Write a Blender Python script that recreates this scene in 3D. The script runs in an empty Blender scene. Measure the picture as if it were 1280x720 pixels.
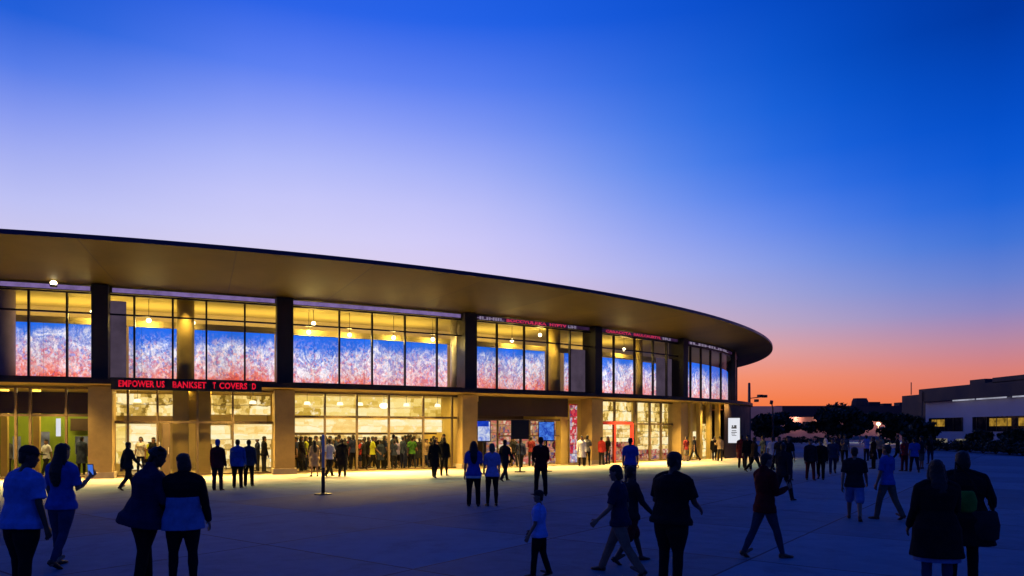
import bpy, bmesh, math, random
import numpy as np
from mathutils import Vector, Matrix, noise
random.seed(7)
scn = bpy.context.scene
col = scn.collection
PI = math.pi
F, HZ, CZ = 880.0, 537.0, 2.0          # focal length (px of a 1280 frame), horizon row, lens height


def lin(c):
    return tuple(((v / 255) / 12.92 if v / 255 <= .04045 else ((v / 255 + .055) / 1.055) ** 2.4) for v in c)


# ------------------------------------------------------------------ tagging
def tag(o, label=None, cat=None, group=None, kind=None):
    if label: o['label'] = label
    if cat: o['category'] = cat
    if group: o['group'] = group
    if kind: o['kind'] = kind
    return o


def empty(name, loc, label=None, cat=None, group=None, rz=0.0):
    o = bpy.data.objects.new(name, None)
    col.objects.link(o)
    o.location = loc
    o.rotation_euler = (0, 0, rz)
    o.empty_display_size = .2
    return tag(o, label, cat, group)


# ------------------------------------------------------------------ mesh builder
class MB:
    def __init__(s):
        s.v, s.f, s.uv = [], [], []

    def quad(s, a, b, c, d, uv=None):
        n = len(s.v)
        s.v += [tuple(a), tuple(b), tuple(c), tuple(d)]
        s.f.append((n, n + 1, n + 2, n + 3))
        s.uv += uv or [(0, 0), (1, 0), (1, 1), (0, 1)]

    def face(s, pts, uv=None):
        n = len(s.v)
        s.v += [tuple(p) for p in pts]
        s.f.append(tuple(range(n, n + len(pts))))
        s.uv += uv or [(p[0], p[1]) for p in pts]

    def box(s, c, size, rz=0.0, rx=0.0, ry=0.0):
        M = Matrix.Translation(c) @ Matrix.Rotation(rz, 4, 'Z') @ Matrix.Rotation(ry, 4, 'Y') @ Matrix.Rotation(rx, 4, 'X')
        hx, hy, hz = size[0] / 2, size[1] / 2, size[2] / 2
        p = [M @ Vector((x * hx, y * hy, z * hz)) for z in (-1, 1) for y in (-1, 1) for x in (-1, 1)]
        for q in ((0, 2, 3, 1), (4, 5, 7, 6), (0, 1, 5, 4), (2, 6, 7, 3), (0, 4, 6, 2), (1, 3, 7, 5)):
            a = [p[i] for i in q]
            w, h = (a[1] - a[0]).length, (a[2] - a[1]).length
            s.quad(*a, uv=[(0, 0), (w, 0), (w, h), (0, h)])
        return s

    def loft(s, rings, n=14, cap=True):
        """rings: (centre, axis_a, axis_b) half-axes as vectors; closed with a rounded pole at both ends"""
        base = len(s.v)
        for c, a, b in rings:
            c, a, b = Vector(c), Vector(a), Vector(b)
            for k in range(n):
                t = 2 * PI * k / n
                s.v.append(tuple(c + a * math.cos(t) + b * math.sin(t)))
        for i in range(len(rings) - 1):
            for k in range(n):
                k2 = (k + 1) % n
                s.f.append((base + i * n + k, base + i * n + k2, base + (i + 1) * n + k2, base + (i + 1) * n + k))
                s.uv += [(k / n, i), ((k + 1) / n, i), ((k + 1) / n, i + 1), (k / n, i + 1)]
        if cap:
            for i, rev in ((0, True), (len(rings) - 1, False)):
                idx = [base + i * n + k for k in range(n)]
                s.f.append(tuple(reversed(idx)) if rev else tuple(idx))
                s.uv += [(0, 0)] * n
        return s

    def tube(s, pts, radii, n=10, capround=True):
        pts = [Vector(p) for p in pts]
        if not hasattr(radii, '__len__'): radii = [radii] * len(pts)
        rings = []
        ref = None
        for i, p in enumerate(pts):
            d = (pts[min(i + 1, len(pts) - 1)] - pts[max(i - 1, 0)]).normalized()
            if ref is None:
                ref = Vector((1, 0, 0)) if abs(d.x) < .8 else Vector((0, 1, 0))
            a = (ref - d * ref.dot(d)).normalized()
            ref = a
            b = d.cross(a)
            r = radii[i]
            if i == 0 and capround:
                for q in (.35, .8): rings.append((p - d * r * math.sqrt(1 - q * q) * .9, a * r * q, b * r * q))
            rings.append((p, a * r, b * r))
            if i == len(pts) - 1 and capround:
                for q in (.8, .35): rings.append((p + d * r * math.sqrt(1 - q * q) * .9, a * r * q, b * r * q))
        return s.loft(rings, n)

    def ball(s, c, r, n=14):
        if not hasattr(r, '__len__'): r = (r, r, r)
        c = Vector(c)
        rings = []
        for i in range(1, 10):
            t = PI * i / 10
            rings.append((c + Vector((0, 0, -math.cos(t) * r[2])), (math.sin(t) * r[0], 0, 0), (0, math.sin(t) * r[1], 0)))
        return s.loft(rings, n)

    def xf(s, M, start=0):
        for i in range(start, len(s.v)):
            s.v[i] = tuple(M @ Vector(s.v[i]))
        return s

    def mesh(s, name, mats, off=(0, 0, 0), smooth=False):
        me = bpy.data.meshes.new(name)
        me.from_pydata([(a - off[0], b - off[1], c - off[2]) for a, b, c in s.v], [], s.f)
        ul = me.uv_layers.new(name='UVMap')
        if len(s.uv) == len(me.loops):
            ul.data.foreach_set('uv', np.array(s.uv, dtype=np.float32).ravel())
        for m in (mats if isinstance(mats, (list, tuple)) else [mats]):
            me.materials.append(m)
        if smooth:
            me.polygons.foreach_set('use_smooth', [True] * len(me.polygons))
        me.update()
        return me

    def build(s, name, mat, parent=None, world=True, smooth=False, bevel=0.0):
        """world: the points are in world coordinates, so take the parents' places off"""
        off = Vector((0, 0, 0))
        if parent is not None and world:
            p = parent
            while p is not None:
                off += Vector(p.location)
                p = p.parent
        o = bpy.data.objects.new(name, s.mesh(name, mat, off, smooth))
        col.objects.link(o)
        if parent is not None: o.parent = parent
        if bevel:
            m = o.modifiers.new('edge', 'BEVEL'); m.width = bevel; m.segments = 2; m.limit_method = 'ANGLE'
        return o

    def root(s, name, mat, base, label, cat, group=None, smooth=False, bevel=0.0):
        """a thing that is one mesh, its origin at base"""
        o = bpy.data.objects.new(name, s.mesh(name, mat, base, smooth))
        col.objects.link(o); o.location = base
        if bevel:
            m = o.modifiers.new('edge', 'BEVEL'); m.width = bevel; m.segments = 2; m.limit_method = 'ANGLE'
        return tag(o, label, cat, group)


# ------------------------------------------------------------------ materials
class NT:
    def __init__(s, name):
        s.m = bpy.data.materials.new(name)
        s.m.use_nodes = True
        s.t = s.m.node_tree
        s.t.nodes.clear()
        s.out = s.t.nodes.new('ShaderNodeOutputMaterial')

    def n(s, kind, **kw):
        nd = s.t.nodes.new('ShaderNode' + kind)
        for k, v in kw.items():
            if k.startswith('i_'):
                nd.inputs[k[2:].replace('_', ' ')].default_value = v
            else:
                setattr(nd, k, v)
        return nd

    def l(s, a, b):
        s.t.links.new(a, b)

    def math(s, op, a, b=None, c=None, clamp=False):
        nd = s.t.nodes.new('ShaderNodeMath'); nd.operation = op; nd.use_clamp = clamp
        for i, q in enumerate((a, b, c)):
            if q is None: continue
            if isinstance(q, (int, float)): nd.inputs[i].default_value = q
            else: s.l(q, nd.inputs[i])
        return nd.outputs[0]

    def ramp(s, fac, stops, interp='LINEAR'):
        nd = s.t.nodes.new('ShaderNodeValToRGB')
        cr = nd.color_ramp; cr.interpolation = interp
        while len(cr.elements) > 1: cr.elements.remove(cr.elements[-1])
        for i, (p, c) in enumerate(stops):
            e = cr.elements[0] if i == 0 else cr.elements.new(p)
            e.position = p
            e.color = (c, c, c, 1) if isinstance(c, (int, float)) else tuple(c[:3]) + (1,)
        if fac is not None: s.l(fac, nd.inputs[0])
        return nd.outputs[0]

    def mix(s, fac, a, b, blend='MIX'):
        nd = s.t.nodes.new('ShaderNodeMix'); nd.data_type = 'RGBA'; nd.blend_type = blend
        for sock, q in ((nd.inputs[0], fac), (nd.inputs[6], a), (nd.inputs[7], b)):
            if isinstance(q, (int, float)): sock.default_value = q
            elif isinstance(q, (tuple, list)): sock.default_value = tuple(q[:3]) + (1,)
            else: s.l(q, sock)
        return nd.outputs[2]

    def noise(s, scale, vec=None, detail=4, rough=.6, dist=0):
        nd = s.n('TexNoise'); nd.inputs['Scale'].default_value = scale
        nd.inputs['Detail'].default_value = detail; nd.inputs['Roughness'].default_value = rough
        nd.inputs['Distortion'].default_value = dist
        if vec is not None: s.l(vec, nd.inputs['Vector'])
        return nd.outputs[0]

    def mapping(s, vec, scale=(1, 1, 1), loc=(0, 0, 0)):
        nd = s.n('Mapping'); nd.inputs['Scale'].default_value = scale; nd.inputs['Location'].default_value = loc
        s.l(vec, nd.inputs['Vector'])
        return nd.outputs[0]


def surf(name, base, rough=.6, metal=0.0, var=.25, scale=3.0, bump=.0, bscale=40.0, spec=.4, coord='Object'):
    """a plain real-world surface: base colour with grime variation, roughness variation and fine bump"""
    q = NT(name)
    tc = q.n('TexCoord')
    v = tc.outputs[coord]
    b = q.n('BsdfPrincipled', i_Metallic=metal)
    b.inputs['Specular IOR Level'].default_value = spec
    f = q.noise(scale, v, 6, .65)
    dark = tuple(c * (1 - var) for c in base); lite = tuple(min(1, c * (1 + var)) for c in base)
    q.l(q.ramp(f, [(.25, dark), (.75, lite)]), b.inputs['Base Color'])
    q.l(q.ramp(f, [(.3, max(.05, rough - .12)), (.7, min(1, rough + .12))]), b.inputs['Roughness'])
    if bump:
        bp = q.n('Bump'); bp.inputs['Strength'].default_value = bump; bp.inputs['Distance'].default_value = .02
        q.l(q.noise(bscale, v, 4), bp.inputs['Height']); q.l(bp.outputs[0], b.inputs['Normal'])
    q.l(b.outputs[0], q.out.inputs[0])
    return q.m


def glow(name, colr, strength=1.0, var=.0, scale=4.0):
    q = NT(name)
    e = q.n('Emission'); e.inputs['Strength'].default_value = strength
    if var:
        tc = q.n('TexCoord')
        f = q.noise(scale, tc.outputs['Object'], 3)
        q.l(q.ramp(f, [(.3, tuple(c * (1 - var) for c in colr)), (.7, colr)]), e.inputs['Color'])
    else:
        e.inputs['Color'].default_value = tuple(colr) + (1,)
    q.l(e.outputs[0], q.out.inputs[0])
    return q.m


def cloth(name, base):
    q = NT(name)
    tc = q.n('TexCoord'); v = tc.outputs['Object']
    b = q.n('BsdfPrincipled', i_Roughness=.9)
    b.inputs['Specular IOR Level'].default_value = .12
    f = q.noise(7, v, 5)
    q.l(q.ramp(f, [(.3, tuple(c * .7 for c in base)), (.7, tuple(min(1, c * 1.2) for c in base))]), b.inputs['Base Color'])
    bp = q.n('Bump'); bp.inputs['Strength'].default_value = .35; bp.inputs['Distance'].default_value = .03
    q.l(q.noise(9, q.mapping(v, (1, 1, .55)), 3, .5, .8), bp.inputs['Height']); q.l(bp.outputs[0], b.inputs['Normal'])
    q.l(b.outputs[0], q.out.inputs[0])
    return q.m


CL = {}


def C(name, *rgb):
    if name not in CL: CL[name] = cloth('cloth_' + name, rgb)
    return CL[name]


C('black', .010, .010, .012); C('charcoal', .022, .022, .026); C('navy', .014, .02, .055); C('denim', .03, .045, .11)
C('lightblue', .10, .22, .62); C('blue', .03, .10, .42); C('royal', .04, .09, .42); C('white', .62, .64, .70); C('maroon', .13, .016, .02)
C('darkred', .10, .012, .012); C('beige', .24, .15, .11); C('khaki', .10, .095, .08); C('lavender', .34, .30, .60); C('grey', .10, .10, .11)
C('green', .07, .22, .03); C('neon', .45, .50, .03); C('red', .35, .03, .03); C('brown', .06, .035, .02); C('tan', .36, .26, .15)
C('paper', .22, .34, .80); C('slate', .035, .05, .085); C('paleblue', .12, .20, .45)
HAIR = {'dark': surf('hair_dark', (.008, .006, .005), .55, bump=.5, bscale=120), 'brown': surf('hair_brown', (.025, .014, .008), .55, bump=.5, bscale=120),
        'blond': surf('hair_blond', (.22, .14, .06), .55, bump=.5, bscale=120)}
SKIN = {'light': surf('skin_light', (.40, .24, .17), .5, var=.12, scale=12), 'mid': surf('skin_mid', (.22, .12, .08), .5, var=.12, scale=12),
        'deep': surf('skin_deep', (.07, .037, .024), .5, var=.12, scale=12)}
M_SHOE = surf('shoe_leather', (.015, .013, .013), .5, bump=.1)
M_SHOEB = surf('shoe_tan', (.09, .045, .025), .55, bump=.1)
M_EYE = surf('eyeball', (.5, .5, .5), .2, var=.05)

M_pier_dark = surf('pier_dark_cladding', (.020, .017, .019), .45, metal=.2, var=.3)
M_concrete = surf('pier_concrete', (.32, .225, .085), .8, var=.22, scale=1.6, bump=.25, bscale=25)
M_plinth = surf('plinth_stone', (.36, .30, .20), .75, var=.2, bump=.2)
M_frame = surf('dark_window_frame', (.018, .014, .014), .4, metal=.4, var=.2)
M_framel = surf('bronze_window_frame', (.12, .085, .045), .45, metal=.4, var=.2)
M_fascia = surf('roof_fascia', (.022, .026, .075), .4, metal=.3, var=.2, scale=1)
M_rooftop = surf('roof_sheet', (.12, .12, .13), .7, scale=.4)
M_canopy = surf('canopy_edge', (.016, .013, .016), .4, metal=.3)
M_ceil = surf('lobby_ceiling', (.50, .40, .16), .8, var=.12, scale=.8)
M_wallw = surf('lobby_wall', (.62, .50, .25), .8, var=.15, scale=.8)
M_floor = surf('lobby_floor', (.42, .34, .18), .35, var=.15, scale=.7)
M_dark = surf('dark_brown_panel', (.045, .027, .014), .55, var=.35, scale=1.2)
M_green = surf('green_wall', (.17, .25, .015), .8, var=.25, scale=.7)
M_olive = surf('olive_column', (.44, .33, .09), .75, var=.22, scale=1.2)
M_drape = surf('grey_mauve_panel', (.42, .34, .46), .75, var=.2, scale=1.4)
M_panelglow = glow('mauve_painted_glow', (.105, .075, .12), .75, .45, 1.1)  # own glow stands in for reflections on the pier sides
M_black = surf('black_plastic', (.012, .012, .013), .45)
M_steel = surf('pole_steel', (.09, .09, .10), .45, metal=.6)
M_redf = surf('red_frame_paint', (.34, .03, .025), .45)
M_chrome = surf('pale_metal', (.5, .47, .4), .4, metal=.3)
M_farwall = surf('far_wall_render', (.55, .36, .34), .85, var=.2, scale=.3)
M_farroof = surf('far_roof', (.030, .028, .045), .7, var=.2, scale=.2)
M_pale = surf('pale_panel_wall', (.58, .55, .62), .7, var=.10, scale=.3)
M_paradark = surf('dark_parapet', (.032, .034, .052), .65, var=.2, scale=.25)
M_bark = surf('bark', (.045, .033, .022), .9, var=.3, scale=8, bump=.6, bscale=30)
M_win = surf('unlit_window', (.010, .010, .018), .15, var=.3, scale=1, spec=.5)

M_header = surf('entrance_header', (.022, .013, .007), .5, var=.35, scale=1.2)
E_lamp = glow('lamp_glow', (1, .80, .42), 9)
E_drum = glow('drum_lamp', (1, .86, .55), 1.8)
E_white = glow('sign_white', (.90, .92, 1), .85)
E_blue = glow('screen_blue', (.015, .07, .75), .9, .5, 3)
E_led = glow('led_red', (1, .012, .05), 1.0)
def led_mat(name, colr, st, pitch):
    q = NT(name); tc = q.n('TexCoord'); v = tc.outputs['Object']
    e = q.n('Emission'); n_ = q.noise(6, v, 3, .7)
    s_ = q.n('SeparateXYZ'); q.l(v, s_.inputs[0])
    row = q.math('LESS_THAN', q.math('FRACT', q.math('MULTIPLY', s_.outputs[2], 1 / pitch)), .72)
    colm = q.math('LESS_THAN', q.math('FRACT', q.math('MULTIPLY', s_.outputs[0], 1 / pitch)), .72)
    m = q.math('MULTIPLY', q.math('MULTIPLY', row, colm), q.ramp(n_, [(.3, .35), (.6, 1)]))
    q.l(q.mix(m, tuple(c * .22 for c in colr), colr), e.inputs['Color']); e.inputs['Strength'].default_value = st
    q.l(e.outputs[0], q.out.inputs[0]); return q.m


E_led = led_mat('led_red_dots', (1, .012, .045), 1.25, .045)
E_pink = glow('led_pink', (1, .06, .16), .7, .6, 7)
E_pinkw = glow('led_pale', (.62, .5, .75), .5, .6, 7)
E_lavrefl = glow('lavender_reflection', (.30, .20, .50), .75, .4, 2.5)  # glow paints a lavender reflection above the left bays
E_dimlav = glow('ribbon_dim', (.05, .02, .07), .8, .8, 3)
E_warmwin = glow('lit_window', (1, .55, .07), .52, .85, 1.6)
E_lowwin = glow('dim_lit_window', (.62, .55, .40), .42, .9, 1.2)
E_strip = glow('white_strip', (.75, .76, .95), .55, .5, 1.0)


def leaf_mat():
    q = NT('dark_foliage')
    g = q.n('NewGeometry'); b = q.n('BsdfPrincipled', i_Roughness=.6)
    q.l(q.ramp(g.outputs['Random Per Island'], [(0, (.010, .018, .008)), (.5, (.022, .038, .013)), (1, (.045, .062, .022))]), b.inputs['Base Color'])
    q.l(b.outputs[0], q.out.inputs[0])
    return q.m


M_leaf = leaf_mat()


def glass_mat(name, tint, refl):
    q = NT(name)
    t = q.n('BsdfTransparent'); t.inputs[0].default_value = tint + (1,)
    g = q.n('BsdfGlossy'); g.inputs['Roughness'].default_value = .03; g.inputs[0].default_value = (.9, .92, 1, 1)
    lw = q.n('LayerWeight'); lw.inputs['Blend'].default_value = refl
    tc = q.n('TexCoord')
    mx = q.n('MixShader')
    bp = q.n('Bump'); bp.inputs['Strength'].default_value = .04
    q.l(q.noise(.7, tc.outputs['Object'], 1), bp.inputs['Height']); q.l(bp.outputs[0], g.inputs['Normal'])
    q.l(q.math('MULTIPLY', lw.outputs['Fresnel'], .8), mx.inputs[0]); q.l(t.outputs[0], mx.inputs[1]); q.l(g.outputs[0], mx.inputs[2])
    q.l(mx.outputs[0], q.out.inputs[0])
    return q.m


M_glass = glass_mat('window_glass', (.96, .95, .93), .18)


def soffit_mat():
    q = NT('soffit_panels')
    uv = q.n('UVMap'); uv.uv_map = 'UVMap'
    tc = q.n('TexCoord')
    b = q.n('BsdfPrincipled', i_Roughness=.62)
    b.inputs['Specular IOR Level'].default_value = .22
    sx = q.n('SeparateXYZ'); q.l(uv.outputs[0], sx.inputs[0])
    fr = q.math('FRACT', q.math('MULTIPLY', sx.outputs[0], 1 / 4.1))
    seam = q.math('LESS_THAN', fr, .011)
    fr2 = q.math('FRACT', q.math('MULTIPLY', sx.outputs[1], 1.5))
    seam2 = q.math('LESS_THAN', fr2, .012)
    sm = q.math('MAXIMUM', seam, q.math('MULTIPLY', seam2, .3))
    cell = q.n('TexWhiteNoise', noise_dimensions='1D')
    q.l(q.math('FLOOR', q.math('MULTIPLY', sx.outputs[0], 1 / 4.1)), cell.inputs['W'])
    f = q.math('ADD', q.math('MULTIPLY', q.noise(.5, tc.outputs['Object'], 5), .8), q.math('MULTIPLY', cell.outputs[0], .38))
    base = q.ramp(f, [(.30, (.038, .026, .002)), (.85, (.078, .054, .004))])
    q.l(q.mix(q.math('MULTIPLY', sm, .8), base, (.03, .018, .01)), b.inputs['Base Color'])
    q.l(b.outputs[0], q.out.inputs[0])
    return q.m


M_soffit = soffit_mat()


def crowd_screen():
    """a stadium picture on the LED wall: blue above, white light bursts, red stands below"""
    q = NT('video_wall_picture')
    uv = q.n('UVMap'); uv.uv_map = 'UVMap'
    v = q.mapping(uv.outputs[0], (1, 1, 1), (.0, 0, 0))
    s = q.n('SeparateXYZ'); q.l(v, s.inputs[0])
    h = q.math('DIVIDE', q.math('SUBTRACT', s.outputs[1], 4.0), 2.5)             # 0 at sill, 1 at the top of the picture
    big = q.noise(.33, q.mapping(v, (1, .5, 1)), 4, .55, .8)
    wob = q.math('ADD', h, q.math('MULTIPLY', q.math('SUBTRACT', big, .5), 1.0))
    base = q.ramp(wob, [(.0, (.72, .09, .05)), (.12, (.78, .20, .16)), (.26, (.50, .24, .34)), (.45, (.28, .26, .58)), (.64, (.12, .22, .70)), (.80, (.03, .16, .74)), (.95, (.018, .14, .80))])
    # plumes of light that fan upward, broken into sparkles
    pl = q.noise(1.15, q.mapping(v, (1.25, .8, 1)), 4, .6, 2.2)
    st = q.noise(4.2, q.mapping(v, (1.3, .75, 1)), 6, .78, 2.0)
    sp = q.noise(15, v, 5, .8, .6)
    win = q.ramp(wob, [(.0, .10), (.16, .6), (.4, 1), (.68, .9), (.84, .0)])
    a = q.math('ADD', q.math('MULTIPLY', q.ramp(st, [(.46, 0), (.57, 1)]), q.ramp(sp, [(.40, .25), (.56, 1)])), q.math('MULTIPLY', q.ramp(pl, [(.47, 0), (.60, 1)]), .75))
    spark = q.math('MULTIPLY', q.math('MULTIPLY', a, q.ramp(pl, [(.32, .3), (.55, 1)])), win, clamp=True)
    c = q.mix(spark, base, (.95, .93, 1.0))
    # fine broken speckle: white and deep blue above, pink, red and orange in the stands below
    vo = q.n('TexVoronoi'); vo.inputs['Scale'].default_value = 11; q.l(q.mapping(v, (1.15, .85, 1)), vo.inputs['Vector'])
    rv = q.math('ADD', q.math('MULTIPLY', q.n_sep(vo.outputs['Color']), .62), q.math('MULTIPLY', wob, .42))
    pal = q.ramp(rv, [(0, (.35, .02, .03)), (.12, (.95, .16, .06)), (.24, (.85, .10, .10)), (.34, (.98, .55, .40)), (.42, (.16, .10, .30)), (.50, (.92, .62, .72)), (.58, (.30, .34, .85)), (.66, (.95, .94, 1)), (.74, (.05, .16, .62)), (.82, (.6, .66, 1)), (.88, (.03, .16, .75))], 'CONSTANT')
    dens = q.math('MULTIPLY', q.ramp(q.noise(1.8, v, 4, .6, 1.0), [(.36, .08), (.62, .62)]), q.ramp(h, [(.0, 1), (.6, .8), (.84, .35), (.97, .0)]))
    c = q.mix(dens, c, pal)
    # the picture turns redder towards the far left
    su = q.math('MULTIPLY', q.ramp(q.noise(.16, q.mapping(v, (1, .01, 1), (3.3, 0, 0)), 2), [(.45, 0), (.65, 1)]), q.ramp(h, [(.2, .5), (.85, 0)]))
    c = q.mix(su, c, q.mix(.55, c, (.95, .12, .10)))
    gain = q.ramp(q.noise(.45, q.mapping(v, (1, .3, 1), (7, 0, 0)), 3, .6), [(.3, .62), (.65, 1)])
    c = q.mix(1.0, c, gain, 'MULTIPLY')
    su2 = q.math('LESS_THAN', q.math('FRACT', q.math('MULTIPLY', s.outputs[0], 1 / 1.25)), .012)
    c = q.mix(q.math('MULTIPLY', su2, .5), c, (.02, .02, .05))
    e = q.n('Emission'); q.l(c, e.inputs['Color'])
    e.inputs['Strength'].default_value = 1.3
    q.l(e.outputs[0], q.out.inputs[0])
    return q.m


def n_sep(self, c):
    nd = self.n('SeparateColor'); self.l(c, nd.inputs[0]); return nd.outputs[0]


NT.n_sep = n_sep
M_video = crowd_screen()


def lightbox(name, c0, c1, strength, sc=(1, 1, 1), scale=4, lo=.4, hi=.65):
    q = NT(name)
    uv = q.n('UVMap'); uv.uv_map = 'UVMap'
    f = q.noise(scale, q.mapping(uv.outputs[0], sc), 5, .65, .7)
    e = q.n('Emission'); e.inputs['Strength'].default_value = strength
    q.l(q.ramp(f, [(lo, c0), (hi, c1)]), e.inputs['Color'])
    q.l(e.outputs[0], q.out.inputs[0])
    return q.m



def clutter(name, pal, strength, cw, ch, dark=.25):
    """lit goods, menus and shelves seen across a room: uneven blocks at two sizes, shelf lines, hot spots; the light on goods and shelves is emission"""
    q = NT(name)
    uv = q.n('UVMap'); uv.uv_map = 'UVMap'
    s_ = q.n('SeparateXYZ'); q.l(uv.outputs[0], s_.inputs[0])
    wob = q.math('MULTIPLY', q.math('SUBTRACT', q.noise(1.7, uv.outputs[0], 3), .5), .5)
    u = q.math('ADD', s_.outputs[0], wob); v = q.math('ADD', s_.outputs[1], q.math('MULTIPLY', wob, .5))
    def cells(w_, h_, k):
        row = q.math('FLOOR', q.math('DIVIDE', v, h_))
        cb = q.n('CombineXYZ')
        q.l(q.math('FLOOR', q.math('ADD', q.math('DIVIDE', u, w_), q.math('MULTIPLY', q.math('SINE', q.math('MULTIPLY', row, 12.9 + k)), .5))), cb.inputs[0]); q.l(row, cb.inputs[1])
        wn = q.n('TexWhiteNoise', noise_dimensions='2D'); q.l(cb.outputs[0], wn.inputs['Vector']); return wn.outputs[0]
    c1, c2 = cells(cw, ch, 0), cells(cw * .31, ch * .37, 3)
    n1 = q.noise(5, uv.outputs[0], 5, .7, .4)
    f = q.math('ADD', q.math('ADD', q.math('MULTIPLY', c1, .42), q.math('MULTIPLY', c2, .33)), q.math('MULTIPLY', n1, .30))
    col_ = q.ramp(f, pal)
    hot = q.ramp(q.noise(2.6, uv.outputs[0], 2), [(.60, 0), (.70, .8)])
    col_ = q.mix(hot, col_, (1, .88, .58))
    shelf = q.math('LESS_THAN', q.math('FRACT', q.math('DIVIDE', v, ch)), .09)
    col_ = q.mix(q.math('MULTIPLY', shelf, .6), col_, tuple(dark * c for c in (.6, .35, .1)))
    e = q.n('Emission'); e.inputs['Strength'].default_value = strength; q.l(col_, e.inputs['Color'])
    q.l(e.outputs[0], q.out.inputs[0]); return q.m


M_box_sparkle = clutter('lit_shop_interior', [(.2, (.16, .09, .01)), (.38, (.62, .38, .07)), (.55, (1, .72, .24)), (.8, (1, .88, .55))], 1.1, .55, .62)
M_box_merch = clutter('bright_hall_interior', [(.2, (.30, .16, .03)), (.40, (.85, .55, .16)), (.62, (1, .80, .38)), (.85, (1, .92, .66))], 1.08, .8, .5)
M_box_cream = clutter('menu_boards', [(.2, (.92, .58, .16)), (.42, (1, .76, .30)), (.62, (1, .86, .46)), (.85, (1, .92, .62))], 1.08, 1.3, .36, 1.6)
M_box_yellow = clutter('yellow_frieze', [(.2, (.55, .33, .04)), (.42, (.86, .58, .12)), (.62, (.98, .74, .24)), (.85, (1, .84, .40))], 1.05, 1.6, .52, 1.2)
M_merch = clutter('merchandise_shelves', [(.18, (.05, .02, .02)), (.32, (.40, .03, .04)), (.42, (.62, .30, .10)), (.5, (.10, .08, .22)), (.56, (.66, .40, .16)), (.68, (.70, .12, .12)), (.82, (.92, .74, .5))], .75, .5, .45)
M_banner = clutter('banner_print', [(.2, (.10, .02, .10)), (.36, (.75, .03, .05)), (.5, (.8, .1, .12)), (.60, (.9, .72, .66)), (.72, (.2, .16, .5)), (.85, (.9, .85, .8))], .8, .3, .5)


def plaza_mat():
    q = NT('plaza_paving')
    tc = q.n('TexCoord'); v = tc.outputs['Object']
    b = q.n('BsdfPrincipled')
    b.inputs['Specular IOR Level'].default_value = .16
    f1 = q.noise(.16, v, 5, .6); f2 = q.noise(2.2, v, 6, .7); f3 = q.noise(60, v, 2)
    s = q.n('SeparateXYZ'); q.l(v, s.inputs[0])
    wob = q.math('MULTIPLY', q.math('SUBTRACT', q.noise(1.2, v, 2), .5), .03)
    a = q.math('ADD', q.math('ADD', q.math('MULTIPLY', s.outputs[0], .80), q.math('MULTIPLY', s.outputs[1], -.60)), wob)
    c = q.math('ADD', q.math('ADD', q.math('MULTIPLY', s.outputs[0], .60), q.math('MULTIPLY', s.outputs[1], .80)), wob)
    J = [q.math('LESS_THAN', q.math('FRACT', q.math('MULTIPLY', t, 1 / 3.6)), .011) for t in (a, c)]
    joint = q.math('MAXIMUM', *J)
    cell = q.n('TexWhiteNoise', noise_dimensions='2D')
    cb = q.n('CombineXYZ')
    for i, t in enumerate((a, c)): q.l(q.math('FLOOR', q.math('MULTIPLY', t, 1 / 3.6)), cb.inputs[i])
    q.l(cb.outputs[0], cell.inputs['Vector'])
    m = q.math('ADD', q.math('ADD', q.math('MULTIPLY', f1, .45), q.math('MULTIPLY', f2, .4)), q.math('MULTIPLY', cell.outputs[0], .24))
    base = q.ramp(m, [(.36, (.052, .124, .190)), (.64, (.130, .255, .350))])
    stain = q.ramp(q.noise(.8, v, 7, .75, .5), [(.52, 0.0), (.70, .5)])
    base = q.mix(stain, base, (.04, .06, .09))
    q.l(q.mix(q.math('MULTIPLY', joint, .85), base, (.045, .045, .055)), b.inputs['Base Color'])
    q.l(q.ramp(m, [(.3, .62), (.7, .85)]), b.inputs['Roughness'])
    bp = q.n('Bump'); bp.inputs['Strength'].default_value = .25; bp.inputs['Distance'].default_value = .01
    q.l(q.math('ADD', f3, q.math('MULTIPLY', joint, -1.5)), bp.inputs['Height']); q.l(bp.outputs[0], b.inputs['Normal'])
    q.l(b.outputs[0], q.out.inputs[0])
    return q.m


M_plaza = plaza_mat()


# ------------------------------------------------------------------ place helpers
def px_x(px, Y): return (px - 640) * Y / F
def px_z(py, Y): return CZ + (HZ - py) * Y / F
def foot_Y(py): return CZ * F / (py - HZ)


# ------------------------------------------------------------------ arena plan (two ellipses)
AC = np.array([-25.0, 58.0])
FAC = (np.array([-28.6096, 48.3979]), np.array([22.313, 49.200]), np.array([[-.31453, -.94925], [.94925, -.31453]]))
ROOF = (np.array([-24.20, 64.74]), np.array([48.62, 42.20]), np.array([[-.88529, -.46504], [-.46504, .88529]]))


def rad(e, phi):
    o, r, ev = e
    d = np.array([math.sin(phi), -math.cos(phi)])
    dd = (ev.T @ d) / r; oo = (ev.T @ (AC - o)) / r
    a, b, c = dd @ dd, 2 * dd @ oo, oo @ oo - 1
    t = (-b + math.sqrt(b * b - 4 * a * c)) / (2 * a)
    return AC + t * d


def fp(phi, off=0.0, z=0.0, e=FAC):
    p = rad(e, phi); t = rad(e, phi + 1e-3) - rad(e, phi - 1e-3)
    t /= np.linalg.norm(t)
    n = np.array([t[1], -t[0]])
    if n @ (p - AC) < 0: n = -n
    p = p + n * off
    return Vector((p[0], p[1], z))


def ftan(phi):
    t = rad(FAC, phi + 1e-3) - rad(FAC, phi - 1e-3)
    return math.atan2(t[1], t[0])


_tab = {}


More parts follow.
